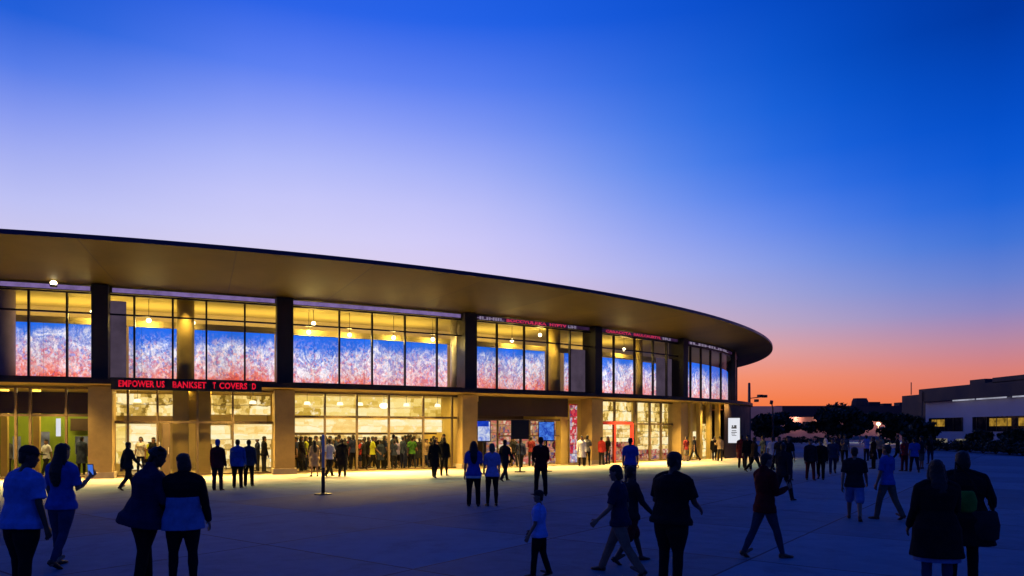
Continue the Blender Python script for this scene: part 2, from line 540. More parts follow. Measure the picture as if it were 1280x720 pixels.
def phi_at(px, off=0.0):
    """bearing (about the arena's centre) of the visible facade point in that column"""
    k = round(off, 3)
    if k not in _tab:
        rows, last = [], -1e9
        for i in range(1200):
            ph = -.45 + i * .00185
            p = fp(ph, off)
            x = 640 + F * p.x / p.y
            if x < last: break
            rows.append((x, ph)); last = x
        _tab[k] = ([r[0] for r in rows], [r[1] for r in rows])
    return float(np.interp(px, *_tab[k]))


PH0, PH1 = -.45, 1.95
_ph = np.linspace(PH0 - .2, PH1 + .2, 900)
_pt = np.array([rad(FAC, p) for p in _ph])
_arc = np.concatenate([[0], np.cumsum(np.linalg.norm(np.diff(_pt, axis=0), axis=1))])


def arc(phi): return float(np.interp(phi, _ph, _arc))
def phi_arc(s): return float(np.interp(s, _arc, _ph))


def cwall(mb, a, b, off, z0, z1, step=.02):
    n = max(1, int(abs(b - a) / step))
    for i in range(n):
        p, q = a + (b - a) * i / n, a + (b - a) * (i + 1) / n
        u, w = arc(p), arc(q)
        mb.quad(fp(p, off, z0), fp(q, off, z0), fp(q, off, z1), fp(p, off, z1), uv=[(u, z0), (w, z0), (w, z1), (u, z1)])
    return mb


def cslab(mb, a, b, o0, o1, z0, z1=None, step=.02):
    z1 = z0 if z1 is None else z1
    n = max(1, int(abs(b - a) / step))
    g0 = o0 if callable(o0) else (lambda p: o0)
    g1 = o1 if callable(o1) else (lambda p: o1)
    for i in range(n):
        p, q = a + (b - a) * i / n, a + (b - a) * (i + 1) / n
        u, w = arc(p), arc(q)
        mb.quad(fp(p, g0(p), z0), fp(q, g0(q), z0), fp(q, g1(q), z1), fp(p, g1(p), z1), uv=[(u, 0), (w, 0), (w, 1), (u, 1)])
    return mb


def cbox(mb, a, b, o0, o1, z0, z1, step=.02):
    n = max(1, int(abs(b - a) / step))
    for i in range(n):
        p, q = a + (b - a) * i / n, a + (b - a) * (i + 1) / n
        u, w = arc(p), arc(q)
        A, B = [fp(p, o, z) for o in (o0, o1) for z in (z0, z1)], [fp(q, o, z) for o in (o0, o1) for z in (z0, z1)]
        for (i0, i1) in ((0, 1), (3, 2)):
            mb.quad(A[i0], B[i0], B[i1], A[i1], uv=[(u, z0), (w, z0), (w, z1), (u, z1)])
        for (i0, i1) in ((1, 3), (2, 0)):
            mb.quad(A[i0], B[i0], B[i1], A[i1], uv=[(u, 0), (w, 0), (w, 1), (u, 1)])
    for ph in (a, b):
        mb.quad(fp(ph, o0, z0), fp(ph, o1, z0), fp(ph, o1, z1), fp(ph, o0, z1))
    return mb


def fbox(mb, phi, off, w, d, z0, z1):
    """upright box set square to the facade"""
    p = fp(phi, off, (z0 + z1) / 2)
    return mb.box(p, (w, d, z1 - z0), ftan(phi))


# ================================================================== SETTING
g = MB()
n = 24
for i in range(n):
    for j in range(n):
        x0, x1 = [-900 + 1800 * k / n for k in (i, i + 1)]; y0, y1 = [-300 + 1800 * k / n for k in (j, j + 1)]
        g.quad((x0, y0, 0), (x1, y0, 0), (x1, y1, 0), (x0, y1, 0))
tag(g.build('ground', M_plaza), kind='structure')

# ================================================================== ARENA
def lit_band_mat():
    q = NT('paving_lit_band'); uv = q.n('UVMap'); uv.uv_map = 'UVMap'; tc = q.n('TexCoord'); v = tc.outputs['Object']
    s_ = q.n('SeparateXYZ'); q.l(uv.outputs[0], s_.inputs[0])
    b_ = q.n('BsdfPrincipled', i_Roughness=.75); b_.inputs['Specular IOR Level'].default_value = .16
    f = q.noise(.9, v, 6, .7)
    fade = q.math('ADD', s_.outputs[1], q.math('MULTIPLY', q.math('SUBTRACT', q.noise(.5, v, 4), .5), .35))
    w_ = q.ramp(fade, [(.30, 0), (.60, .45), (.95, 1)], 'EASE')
    c_ = q.mix(w_, q.ramp(f, [(.3, (.34, .29, .23)), (.7, (.46, .40, .32))]), q.ramp(f, [(.36, (.052, .124, .190)), (.64, (.125, .245, .34))]))  # pale warm colour paints the light band, fading outward to the ground colour
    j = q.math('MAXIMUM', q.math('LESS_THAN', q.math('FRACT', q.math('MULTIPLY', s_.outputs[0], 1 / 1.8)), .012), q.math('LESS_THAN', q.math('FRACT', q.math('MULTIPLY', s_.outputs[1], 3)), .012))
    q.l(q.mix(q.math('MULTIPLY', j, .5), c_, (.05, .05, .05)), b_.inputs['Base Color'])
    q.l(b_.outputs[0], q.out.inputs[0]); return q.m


M_litband = lit_band_mat()
base = Vector((-8.0, 33.0, 0))
arena = empty('arena', base, 'long curved arena with a wide overhanging roof, glazed storeys glowing yellow and blue', 'arena')

# roof: fascia, top, soffit
N = 220
ring = [rad(ROOF, 2 * PI * i / N) for i in range(N)]
fas, top, sof = MB(), MB(), MB()
for i in range(N):
    a, b = ring[i], ring[(i + 1) % N]
    fas.quad((*a, 8.34), (*b, 8.34), (*b, 8.5), (*a, 8.5))
    k = .22
    a2, b2 = a + (AC - a) * k, b + (AC - b) * k
    top.quad((*a, 8.5), (*b, 8.5), (*b2, 9.1), (*a2, 9.1))
    top.face([(*a2, 9.1), (*b2, 9.1), (*AC, 9.8)])
roof = top.build('roof', M_rooftop, arena)
fas.build('fascia', M_fascia, roof)
M_ = 300
R_ = math.radians
for i in range(M_):
    p, q = 2 * PI * i / M_ - PI, 2 * PI * (i + 1) / M_ - PI
    for j in range(3):
        t0, t1 = j / 3, (j + 1) / 3

        def sp(ph, t):
            o = rad(ROOF, ph); f = fp(ph, -.35)
            x, y = o[0] + (f.x - o[0]) * t, o[1] + (f.y - o[1]) * t
            return (x, y, 8.34 - .46 * t ** .9)
        sof.quad(sp(p, t0), sp(q, t0), sp(q, t1), sp(p, t1), uv=[(arc(p), t0), (arc(q), t0), (arc(q), t1), (arc(p), t1)])
sof.build('soffit', M_soffit, arena, smooth=True)

PIER_PX = [-175, -15 - 40, 127, 355, 584, 742, 850]
PIER_PH = [phi_at(x) for x in PIER_PX]
s_last = arc(PIER_PH[-1])
PIER_PH.append(phi_at(914.5))
s_next = arc(PIER_PH[-1])
PIER_PH += [phi_arc(s_next + 6.5), phi_arc(s_next + 13)]
ZS, ZT = 4.05, 7.60              # sill, head of the upper glazing

# canopy slab between the storeys: narrow along the front, wide at the right-hand end
pA, pE = phi_at(740), phi_at(914)


def cano(p):
    t = min(1, max(0, (p - pA) / (pE - pA)))
    return .75 + .55 * t * t * (3 - 2 * t)


can = MB()
cslab(can, PH0, PH1, cano, -.05, ZS)
NN = 160
for i in range(NN):
    p, q = PH0 + (PH1 - PH0) * i / NN, PH0 + (PH1 - PH0) * (i + 1) / NN
    can.quad(fp(p, cano(p), 3.84), fp(q, cano(q), 3.84), fp(q, cano(q), ZS), fp(p, cano(p), ZS))
canopy = can.build('canopy', M_canopy, arena)
cs = cslab(MB(), PH0, PH1, cano, -.6, 3.838, 3.76)
cs.build('canopy_soffit', M_olive, canopy)

# shell of the part that is not glazed
sh = MB()
for i in range(120):
    p, q = PH1 + (2 * PI - (PH1 - PH0)) * i / 120, PH1 + (2 * PI - (PH1 - PH0)) * (i + 1) / 120
    sh.quad(fp(p, 0, 0), fp(q, 0, 0), fp(q, 0, 7.9), fp(p, 0, 7.9))
sh.build('rear_wall', M_concrete, arena)

# storeys inside
DEP = -6.5
fl = cslab(MB(), PH0, PH1, 0.0, DEP, .03); cwall(fl, PH0, PH1, 0.0, 0.0, .03)
fl.build('lobby_floor', M_floor, arena)
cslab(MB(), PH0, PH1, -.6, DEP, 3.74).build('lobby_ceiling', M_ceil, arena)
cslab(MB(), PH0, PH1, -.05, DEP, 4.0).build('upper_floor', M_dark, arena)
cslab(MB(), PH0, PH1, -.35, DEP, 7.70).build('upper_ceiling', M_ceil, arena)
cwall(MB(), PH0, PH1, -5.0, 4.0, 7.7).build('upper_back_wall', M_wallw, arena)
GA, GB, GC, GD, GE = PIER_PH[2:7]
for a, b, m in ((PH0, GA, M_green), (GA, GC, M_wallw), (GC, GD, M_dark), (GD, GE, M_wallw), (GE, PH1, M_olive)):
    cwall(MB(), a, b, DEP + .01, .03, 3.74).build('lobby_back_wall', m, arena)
for ph in (GA, GB, GC, GD, GE):
    w = MB()
    for s_ in (-1, 1):
        d = fp(ph, DEP) - fp(ph, -.8); t = Vector((-d.y, d.x, 0)).normalized() * .08 * s_
        w.quad(fp(ph, -.8, .03) + t, fp(ph, DEP, .03) + t, fp(ph, DEP, 3.74) + t, fp(ph, -.8, 3.74) + t)
    t1 = Vector((math.cos(ftan(ph)), math.sin(ftan(ph)), 0)) * .08
    w.quad(fp(ph, -.8, .03) - t1, fp(ph, -.8, .03) + t1, fp(ph, -.8, 3.74) + t1, fp(ph, -.8, 3.74) - t1)
    w.build('partition_wall', M_olive, arena)

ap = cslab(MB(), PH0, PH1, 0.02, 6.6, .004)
tag(ap.build('pavement_lit_band', M_litband), kind='structure')

# piers
for i, ph in enumerate(PIER_PH):
    u = MB()
    w = (.62, .62, .60, .70, .68, .55, .55, .34, .6, .6)[i]
    d = .55 if i != 7 else .3
    fbox(u, ph, .16, w, d, ZS + .003, 7.875)
    if i != 7: fbox(u, ph, -.42, w * .72, .6, ZS + .003, 7.69)
    u.build('upper_pier', M_pier_dark, arena, bevel=.02)
    if i == 7: continue
    gmb = MB()
    fbox(gmb, ph, -.15, .86, .95, .0, 3.76)
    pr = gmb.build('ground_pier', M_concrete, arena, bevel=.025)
    fbox(MB(), ph, -.15, 1.04, 1.13, .0, .26).build('plinth', M_plinth, pr, bevel=.02)

# upper glazing, bay by bay: a window part with its frame and panes
UP = {1: [-10, 36, 84], 2: [168, 216, 258, 306], 3: [424, 465, 506, 546], 4: [621, 655, 684, 712], 5: [767, 793, 816, 833], 6: [863, 876, 888, 901]}
for i in range(len(PIER_PH) - 1):
    a, b = PIER_PH[i], PIER_PH[i + 1]
    wr = MB()
    cbox(wr, a, b, -.05, .05, ZS + .004, ZS + .09); cbox(wr, a, b, -.05, .05, ZT - .07, ZT)
    for e_ in (a, b): fbox(wr, e_, 0, .1, .1, ZS + .004, ZT)
    win = wr.build('window', M_frame, arena)
    fr = MB()
    if i in UP: ms = [phi_at(x) for x in UP[i]]
    else: ms = [phi_arc(arc(a) + (arc(b) - arc(a)) * k / 5) for k in range(1, 5)]
    for m in ms: fbox(fr, m, 0, .075, .14, ZS + .09, ZT - .07)
    if i != 6 and i != 7: cbox(fr, a, b, -.035, .035, 6.72, 6.79)
    fr.build('frame', M_frame, win)
    cwall(MB(), a, b, -.012, ZS + .09, ZT - .07, .05).build('pane', M_glass, win)

# LED ribbon between glazing and roof; left bays glow lavender in place of reflection
for i in range(len(PIER_PH) - 1):
    a, b = PIER_PH[i], PIER_PH[i + 1]
    da = .36 / max(1, (arc(b) - arc(a))) * (b - a)
    m = E_lavrefl if i < 4 else M_black
    cbox(MB(), a + da, b - da, -.06, .10, ZT + .025, 7.84, .03).build('led_ribbon', M_black, arena)
    cwall(MB(), a + da * 1.1, b - da * 1.1, .104, ZT + .05, 7.83, .03).build('ribbon_face', E_lavrefl if i < 4 else E_dimlav, arena)


def curved_text(body, size, s0, off, z, mat, name, parent, width=None, bold=.0):
    """lettering bent along the facade, starting at arc length s0"""
    cu = bpy.data.curves.new(name, 'FONT'); cu.body = body; cu.size = size; cu.offset = bold; cu.resolution_u = 2
    cu.space_character = 1.05
    o = bpy.data.objects.new(name, cu); col.objects.link(o)
    dg = bpy.context.evaluated_depsgraph_get()
    me = bpy.data.meshes.new_from_object(o.evaluated_get(dg))
    bpy.data.objects.remove(o)
    xs = [v.co.x for v in me.vertices]; x0, x1 = min(xs), max(xs)
    k = (width / (x1 - x0)) if width else 1
    L = Vector(parent.location) + (Vector(parent.parent.location) if parent.parent else Vector((0, 0, 0)))
    for v in me.vertices:
        p = fp(phi_arc(s0 + (v.co.x - x0) * k), off, z + v.co.y)
        v.co = p - L
    me.materials.clear(); me.materials.append(mat)
    ob = bpy.data.objects.new(name, me); col.objects.link(ob); ob.parent = parent
    return ob


def A_(px): return arc(phi_at(px, .1))


for body, x0, x1, mat in (('HLIHIIL', 594, 630, E_pinkw), ('BOCCYULRKA', 633, 683, E_pink), ('HYPTV', 687, 708, E_pink), ('LIHI', 710, 720, E_pinkw),
                          ('CARACCTA', 757, 789, E_pink), ('BAULCAURTYL', 792, 826, E_pink), ('IRI', 828, 838, E_pinkw), ('ILIIHILIHL', 862, 910, E_pinkw)):
    curved_text(body, .21, A_(x0), .112, ZT + .065, mat, 'ribbon_lettering', arena, A_(x1) - A_(x0), .011)

# LED wall behind the upper glazing: screens and what stands between them
sc_off = -1.7
def P(px, off=sc_off): return phi_at(px, off)


for x0, x1, zt in ((-160, -14, 6.5), (12, 141, 6.5), (161, 221, 6.5), (243, 343, 6.5), (362, 559, 6.5), (586, 681, 6.5), (705, 718, 6.5), (745, 794, 6.45), (803, 821, 6.4)):
    a, b = P(x0), P(x1)
    cwall(MB(), a, b, sc_off, 4.02, zt, .03).build('video_screen', M_video, arena)
cwall(MB(), phi_at(856, -.6), PIER_PH[7] + .22, -.6, 4.08, 6.6, .02).build('video_screen', M_video, arena)
hdr = cbox(MB(), PH0, phi_at(850), sc_off - .12, sc_off + .06, 6.502, 6.78, .03)
hdr.build('screen_header', M_ceil, arena)
for x, r, m in ((3, .45, M_drape), (232, .36, M_olive), (570, .30, M_chrome), (693, .34, M_olive), (799, .22, M_olive), (-70, .36, M_olive)):
    p = fp(P(x, -1.2), -1.2)
    MB().loft([((p.x, p.y, z), (r, 0, 0), (0, r, 0)) for z in (4.0, 5, 6, 7.7)], 24).build('interior_column', m, arena, smooth=True)
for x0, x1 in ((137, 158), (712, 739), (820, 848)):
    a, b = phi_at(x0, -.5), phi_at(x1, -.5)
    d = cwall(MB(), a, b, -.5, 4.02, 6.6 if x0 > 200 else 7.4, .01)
    d.build('added_reflection_panel', M_panelglow, arena)  # panel added to carry the painted mauve reflection, not a lit part

# ---- ground floor glazing
def gmull(x, off=-.3): return phi_at(x, off)


def gbay(a, b, mull, head, extra=(), frame=M_framel, off=-.3):
    wr = MB()
    cbox(wr, a, b, off - .05, off + .05, .032, .10); cbox(wr, a, b, off - .05, off + .05, 3.66, 3.755)
    for e_ in (a, b): fbox(wr, e_, off, .1, .1, .032, 3.755)
    win = wr.build('shopfront', frame, arena)
    fr = MB()
    for x in mull: fbox(fr, gmull(x), off, .085, .14, .10, 3.66)
    for h in (head,) + tuple(extra): cbox(fr, a, b, off - .045, off + .045, h - .05, h + .05)
    fr.build('frame', frame, win)
    cwall(MB(), a, b, off - .012, .10, 3.66, .05).build('pane', M_glass, win)
    return win


gbay(PIER_PH[1], GA, (-20, 20, 38, 83), 2.58)
gbay(PIER_PH[0], PIER_PH[1], (), 2.58)
gbay(GA, GB, (160, 197, 247, 291), 2.32)
gbay(GB, GC, (406, 446, 486, 529, 565), 2.60)
gbay(GD, GE, (768, 793, 812, 826), 2.35)

# bay 0: dim recessed entrance
cwall(MB(), PH0, GA, -.8, 2.66, 3.55, .03).build('entrance_transom', M_dark, arena)
cwall(MB(), phi_at(-40, -3.8), phi_at(116, -3.8), -3.8, .03, 2.6, .02).build('green_wall', M_green, arena)
for x in (6, 46):
    fbox(MB(), phi_at(x, -2.2), -2.2, .24, .24, .03, 3.74).build('entrance_post', M_olive, arena)
for x0, x1, z0, z1, m in ((88, 113, 1.95, 2.5, M_dark), (50, 62, 1.1, 1.9, E_lowwin), (94, 110, .9, 1.7, E_lowwin), (16, 26, .7, 1.7, E_lowwin), (70, 76, 1.7, 2.5, E_white)):
    cwall(MB(), phi_at(x0, -3.6), phi_at(x1, -3.6), -3.6, z0, z1, .01).build('wall_display', m, arena)
# bay 1
a1, b1 = gmull(143), gmull(222)
for x0, x1, o, z0, z1, m in ((140, 218, -2.4, 2.62, 3.60, M_box_sparkle), (262, 338, -2.4, 2.70, 3.60, M_box_sparkle), (158, 196, -2.0, 1.45, 2.25, M_box_cream),
                             (262, 288, -2.0, 1.55, 2.2, M_box_cream), (292, 340, -2.0, 1.55, 2.25, M_box_cream), (140, 157, -2.0, .5, 2.25, M_box_yellow),
                             (155, 222, -2.3, 2.36, 2.62, M_dark), (158, 200, -4.5, .1, 1.4, M_box_merch), (262, 340, -4.5, .1, 1.5, M_box_merch)):
    cwall(MB(), phi_at(x0, o), phi_at(x1, o), o, z0, z1, .01).build('light_box' if m not in (M_dark,) else 'wall_band', m, arena)
for x, w in ((226, .62), (254, .62)):
    fbox(MB(), phi_at(x, -.9), -.9, w, .5, .03, 3.74).build('entrance_post', M_olive, arena)
cwall(MB(), phi_at(216, -1.2), phi_at(264, -1.2), -1.2, 2.42, 3.73, .01).build('entrance_transom', M_olive, arena)
dr = cbox(MB(), gmull(203), gmull(213), -.28, -.22, .04, 2.26).build('door', M_framel, arena)
fbox(MB(), gmull(211), -.18, .03, .05, .95, 1.25).build('handle', M_chrome, dr)
# bay 2: the bright concession hall
for x0, x1, o, z0, z1, m in ((358, 568, -3.0, 2.66, 3.70, M_box_yellow), (358, 568, -2.9, 1.86, 2.55, M_box_cream), (356, 570, -5.6, .05, 1.8, M_box_merch)):
    cwall(MB(), phi_at(x0, o), phi_at(x1, o), o, z0, z1, .01).build('light_box', m, arena)
bm_ = cbox(MB(), phi_at(359, -2.8), phi_at(545, -2.8), -2.9, -2.7, 1.74, 1.84, .02)
bm_.build('counter_header', M_dark, arena)
cbox(MB(), phi_at(359, -4.6), phi_at(560, -4.6), -5.2, -4.6, .03, 1.0, .02).build('serving_counter', M_olive, arena)
# bay 3: dark entrance with gates
cwall(MB(), phi_at(598, -.5), phi_at(710, -.5), -.5, 2.72, 3.755, .02).build('entrance_transom', M_header, arena)
gt = MB()
cbox(gt, phi_at(598, -.7), phi_at(710, -.7), -.75, -.65, 2.5, 2.58, .02)
for x in (622, 640, 662, 681, 700): fbox(gt, phi_at(x, -.7), -.7, .07, .1, .03, 2.5)
cbox(gt, phi_at(622, -.7), phi_at(700, -.7), -.72, -.68, 1.62, 1.70, .02)
gt.build('entrance_gate_frame', M_framel, arena)
cwall(MB(), phi_at(608, -2.0), phi_at(708, -2.0), -2.0, .05, 2.5, .01).build('shop_wall', M_merch, arena)
for x in (702,):
    fbox(MB(), phi_at(x, -.8), -.8, .5, .5, .03, 3.74).build('entrance_post', M_olive, arena)
# bay 4: shop with a red entrance frame
for x0, x1, o, z0, z1, m in ((744, 792, -1.0, 2.5, 3.7, M_box_sparkle), (743, 792, -1.05, .1, 1.25, M_merch), (744, 792, -1.1, 1.25, 2.4, M_box_merch), (792, 841, -.85, 1.75, 3.7, M_box_sparkle), (792, 841, -.85, .75, 1.75, M_box_merch), (792, 841, -.8, .1, .75, M_merch)):
    cwall(MB(), phi_at(x0, o), phi_at(x1, o), o, z0, z1, .01).build('shop_wall', m, arena)
rf = MB()
cbox(rf, phi_at(746, -.15), phi_at(791, -.15), -.22, -.1, 2.3, 2.48, .02)
fbox(rf, phi_at(768, -.1), -.12, .16, .16, .03, 2.3); fbox(rf, phi_at(790, -.1), -.12, .16, .16, .03, 2.3); fbox(rf, phi_at(748, -.1), -.12, .12, .16, .03, 2.3)
rf.build('red_entrance_frame', M_redf, arena)
fbox(MB(), phi_at(793, -.55), -.55, .3, .25, .03, 3.74).build('entrance_post', M_olive, arena)
# right-hand end: ground wall that steps out under the canopy
E0, E1 = phi_at(858, .9), PH1
def gofs(p): return cano(p) - .25
wl = MB()
for i in range(60):
    p, q = E0 + (E1 - E0) * i / 60, E0 + (E1 - E0) * (i + 1) / 60
    px = 640 + F * fp(p, gofs(p)).x / fp(p, gofs(p)).y
    lo = .0
    if px < 902 and i < 30: continue
    wl.quad(fp(p, gofs(p), lo), fp(q, gofs(q), lo), fp(q, gofs(q), 3.8), fp(p, gofs(p), 3.8))
wl.build('end_wall', M_dark, arena)
for x in (862, 874, 886, 897):
    fbox(MB(), phi_at(x, .3), .3, .3, .3, .0, 3.80).build('end_column', M_olive, arena)
for x0, x1, z0, z1, m in ((861, 870, .1, 1.9, M_box_sparkle), (874, 884, .1, 2.4, M_box_sparkle), (887, 895, .1, 1.3, M_box_merch)):
    cwall(MB(), phi_at(x0, -.6), phi_at(x1, -.6), -.6, z0, z1, .01).build('shop_wall', m, arena)
cwall(MB(), phi_at(856), phi_at(905), -.9, .0, 3.76, .01).build('end_recess_wall', M_olive, arena)

# ------------------------------------------------------------------ signs and displays
# LED ticker on the canopy edge
ta, tb = phi_at(139, .86), phi_at(327, .86)
tk_base = fp((ta + tb) / 2, .86, 3.64)
tick = empty('ticker_sign', tk_base, 'long black LED ticker with red dot lettering on the canopy edge', 'ticker sign')
cbox(MB(), ta, tb, .76, .95, 3.62, 4.10, .01).build('housing', M_black, tick)
def AT(px): return arc(phi_at(px, .95))
for body, x0, x1 in (('EMPOWER US', 148, 206), ('BANKSET', 216, 258), ('T', 266, 270), ('COVERS', 274, 309), ('D', 315, 320)):
    curved_text(body, .36, AT(x0), .962, 3.735, E_led, 'lettering', tick, AT(x1) - AT(x0), .012)

# white poster on the end wall
ph = phi_at(905, 1.0)
pc = fp(ph, gofs(ph) + .75, 0)
sg = empty('poster_sign', (pc.x, pc.y, .95), 'white lit poster with a small black emblem on the dark end wall', 'sign')
rz = math.atan2(pc.x, pc.y) * -1 * .35 + ftan(ph) * .35
rz = -.16
Rz = Matrix.Rotation(rz, 4, 'Z')
def onsign(mb): return mb.xf(Matrix.Translation((pc.x, pc.y, 0)) @ Rz)
onsign(MB().box((0, .03, 1.94), (.84, .06, 1.78))).build('frame', M_black, sg)
onsign(MB().tube([(0, .06, 1.5), (0, .75, 1.5)], .04, 8).tube([(0, .06, 2.4), (0, .75, 2.4)], .04, 8)).build('bracket', M_black, sg)
onsign(MB().box((0, -.012, 1.94), (.76, .02, 1.70))).build('face', E_white, sg)
em = MB()
for x, z, w, h in ((0, 2.12, .34, .10), (-.10, 2.24, .1, .1), (.08, 2.24, .16, .12), (0, 1.92, .30, .05), (0, 1.80, .36, .045), (-.05, 1.70, .24, .04), (0, 1.60, .30, .035)):
    em.box((x, -.026, z), (w, .006, h))
onsign(em).build('emblem', M_black, sg)


# display kiosks before the dark entrance
def kiosk(px, Y, w, z0, z1, mat, label):
    x = px_x(px, Y)
    k = empty('display_kiosk', (x, Y, 0), label, 'display', 'display screens before the dark entrance')
    r = MB(); r.box((x, Y, .02), (.5, .4, .04)); r.tube([(x, Y, .04), (x, Y, z0)], .045, 12, False)
    r.build('stand', M_black, k)
    s = MB(); s.box((x, Y, (z0 + z1) / 2), (w, .09, z1 - z0)); s.build('housing', M_black, k, bevel=.03)
    MB().box((x, Y - .05, (z0 + z1) / 2), (w * .9, .012, (z1 - z0) * .9)).build('screen', mat, k)
    return k


E_scr_w = lightbox('screen_picture_pale', (.16, .26, .85), (.86, .90, 1), .8, (1, 1, 1), 2.6, .36, .56)
E_scr_b = lightbox('screen_picture_blue', (.010, .04, .42), (.10, .30, .95), .9, (1, 1, 1), 3.2, .38, .62)
kq = kiosk(605, 31.5, .60, 1.45, 2.40, E_scr_w, 'display screen showing white and blue, on a stand, leftmost of three')
x = px_x(605, 31.5)
MB().box((x - .04, 31.43, 2.26), (.52, .014, .24)).build('screen_title', E_blue, kq)
kiosk(650, 33.2, .84, 1.55, 2.45, M_black, 'dark switched off display screen on a stand, middle of three')
kiosk(683, 33.6, .78, 1.45, 2.40, E_scr_b, 'bright blue display screen on a stand behind the man in red')

# red banner beside the pier
bx = fp(phi_at(716, .1), .15)
bn = empty('banner', (bx.x, bx.y, .1), 'tall narrow red and white banner hanging beside the dark entrance', 'banner')
MB().box((bx.x, bx.y, 1.75), (.52, .03, 3.2), ftan(phi_at(716))).build('cloth', M_banner, bn)
MB().box((bx.x, bx.y, 3.4), (.6, .05, .06), ftan(phi_at(716))).build('top_rail', M_redf, bn)

# slim post with foot on the plaza
Y = foot_Y(618)
x = px_x(404, Y)
pl = empty('post', (x, Y, 0), 'slim pale post with dark foot standing alone on the plaza', 'post')
MB().tube([(x, Y, .78), (x, Y, 1.82)], [.045, .045], 12).build('upper_tube', M_chrome, pl, smooth=True)
MB().tube([(x, Y, .02), (x, Y, .8)], [.06, .055], 12).build('lower_tube', M_black, pl, smooth=True)
MB().loft([((x, Y, 0), (.27, 0, 0), (0, .27, 0)), ((x, Y, .03), (.26, 0, 0), (0, .26, 0)), ((x, Y, .05), (.10, 0, 0), (0, .10, 0))], 20).build('foot', M_black, pl)

# camera mast at the arena's right corner
Y = 57.5; x = px_x(936.5, Y)
mast = empty('camera_mast', (x, Y, 0), 'tall thin mast with a bracket of cameras at the arena corner', 'mast')
MB().tube([(x, Y, 0), (x, Y, 3.5), (x, Y, 5.75)], [.15, .13, .10], 12).build('pole', M_steel, mast, smooth=True)
MB().tube([(x, Y, 4.55), (x + .6, Y, 4.62), (x + 1.25, Y, 4.68)], .035, 8).build('bracket', M_steel, mast)
for dx, dz, w in ((.55, 4.36, .2), (.85, 4.74, .34), (1.22, 4.72, .3)):
    c = MB().box((x + dx, Y - .1, dz), (w, .34, .22), .3).build('camera_head', M_steel, mast, bevel=.02)
    MB().tube([(x + dx, Y - .28, dz), (x + dx + .06, Y - .36, dz)], .07, 10).build('lens', M_black, c)
Y = 62; x = px_x(966, Y)
fl_ = empty('floodlight', (x, Y, 0), 'short leaning floodlight on a post left of the flat dark roof', 'floodlight')
MB().tube([(x, Y, 0), (x, Y, 3.9), (x - .1, Y, 4.3)], [.08, .06, .05], 10).build('pole', M_steel, fl_)
MB().box((x - .14, Y - .05, 4.4), (.2, .2, .32), .2, .3).build('lamp_head', M_steel, fl_)


# ------------------------------------------------------------------ lights (visible lamps, plus added fill lights)
def area(name, loc, rot, power, sx, sy, c=(1, .66, .17), spread=PI):
    l = bpy.data.lights.new(name, 'AREA'); l.energy = power; l.color = c; l.shape = 'RECTANGLE'; l.size = sx; l.size_y = sy; l.spread = spread
    o = bpy.data.objects.new(name, l); col.objects.link(o); o.location = loc; o.rotation_euler = rot
    return o


def bay_light(px, off, z, power, sx=4, sy=2.2, c=(1, .66, .17)):
    ph = phi_at(px, off)
    return area('lobby_ceiling_light', fp(ph, off, z), (0, 0, ftan(ph)), power, sx, sy, c)


bay_light(60, -2.2, 3.70, 190, 3.5, 1.0, (1, .74, .25)); bay_light(-100, -3.2, 3.70, 90, 3.5, 1.0, (1, .74, .25))
bay_light(190, -1.3, 3.70, 230, 3, .8); bay_light(300, -1.3, 3.70, 230, 3, .8)
bay_light(410, -1.3, 3.70, 260, 3, .9); bay_light(510, -1.3, 3.70, 260, 3, .9)
bay_light(470, -4.4, 3.70, 320, 6, 1.2)
bay_light(655, -2.2, 3.70, 70, 4, 1.0)
bay_light(770, -1.3, 3.70, 220, 3, .8); bay_light(815, -1.3, 3.70, 150, 3, .8)
# downlights under the canopy light the yellow band, also painted into the paving
nd = 0
bay_arcs = [arc(p) for p in PIER_PH[:7]] + [arc(phi_at(905))]
spots_ = []
for i in range(7):
    w_ = bay_arcs[i + 1] - bay_arcs[i]
    for t_ in ((.27, .5, .73) if w_ > 7.5 else (.33, .67)): spots_.append((bay_arcs[i] + w_ * t_, i))
for s, i in spots_:
    ph = phi_arc(s)
    o = cano(ph) - .22
    pos = fp(ph, o, 3.80)
    l = area('canopy_downlight', (pos.x, pos.y, 3.775), (0, 0, 0), (430, 430, 480, 520, 250, 500, 230, 210)[i], .9, .35, (1, .64, .19), math.radians(116))
    l.rotation_euler = Vector((fp(ph, o + 1.25, 0) - pos)).to_track_quat('-Z', 'Y').to_euler()
# uplights on the ledge wash the soffit
for px, pw in ((-90, 34), (62, 34), (200, 32), (300, 32), (420, 34), (520, 34), (640, 34), (705, 32), (800, 30), (884, 34)):
    ph = phi_at(px); p = fp(ph, .45, ZS + .1)
    l = bpy.data.lights.new('soffit_uplight', 'SPOT'); l.energy = pw * 2.8; l.color = (1, .66, .14); l.spot_size = math.radians(115); l.spot_blend = 1.0
    l.shadow_soft_size = .12
    o = bpy.data.objects.new('soffit_uplight', l); col.objects.link(o); o.location = p
    o.rotation_euler = Vector((fp(ph, 2.2, 8.2) - p)).to_track_quat('-Z', 'Y').to_euler()
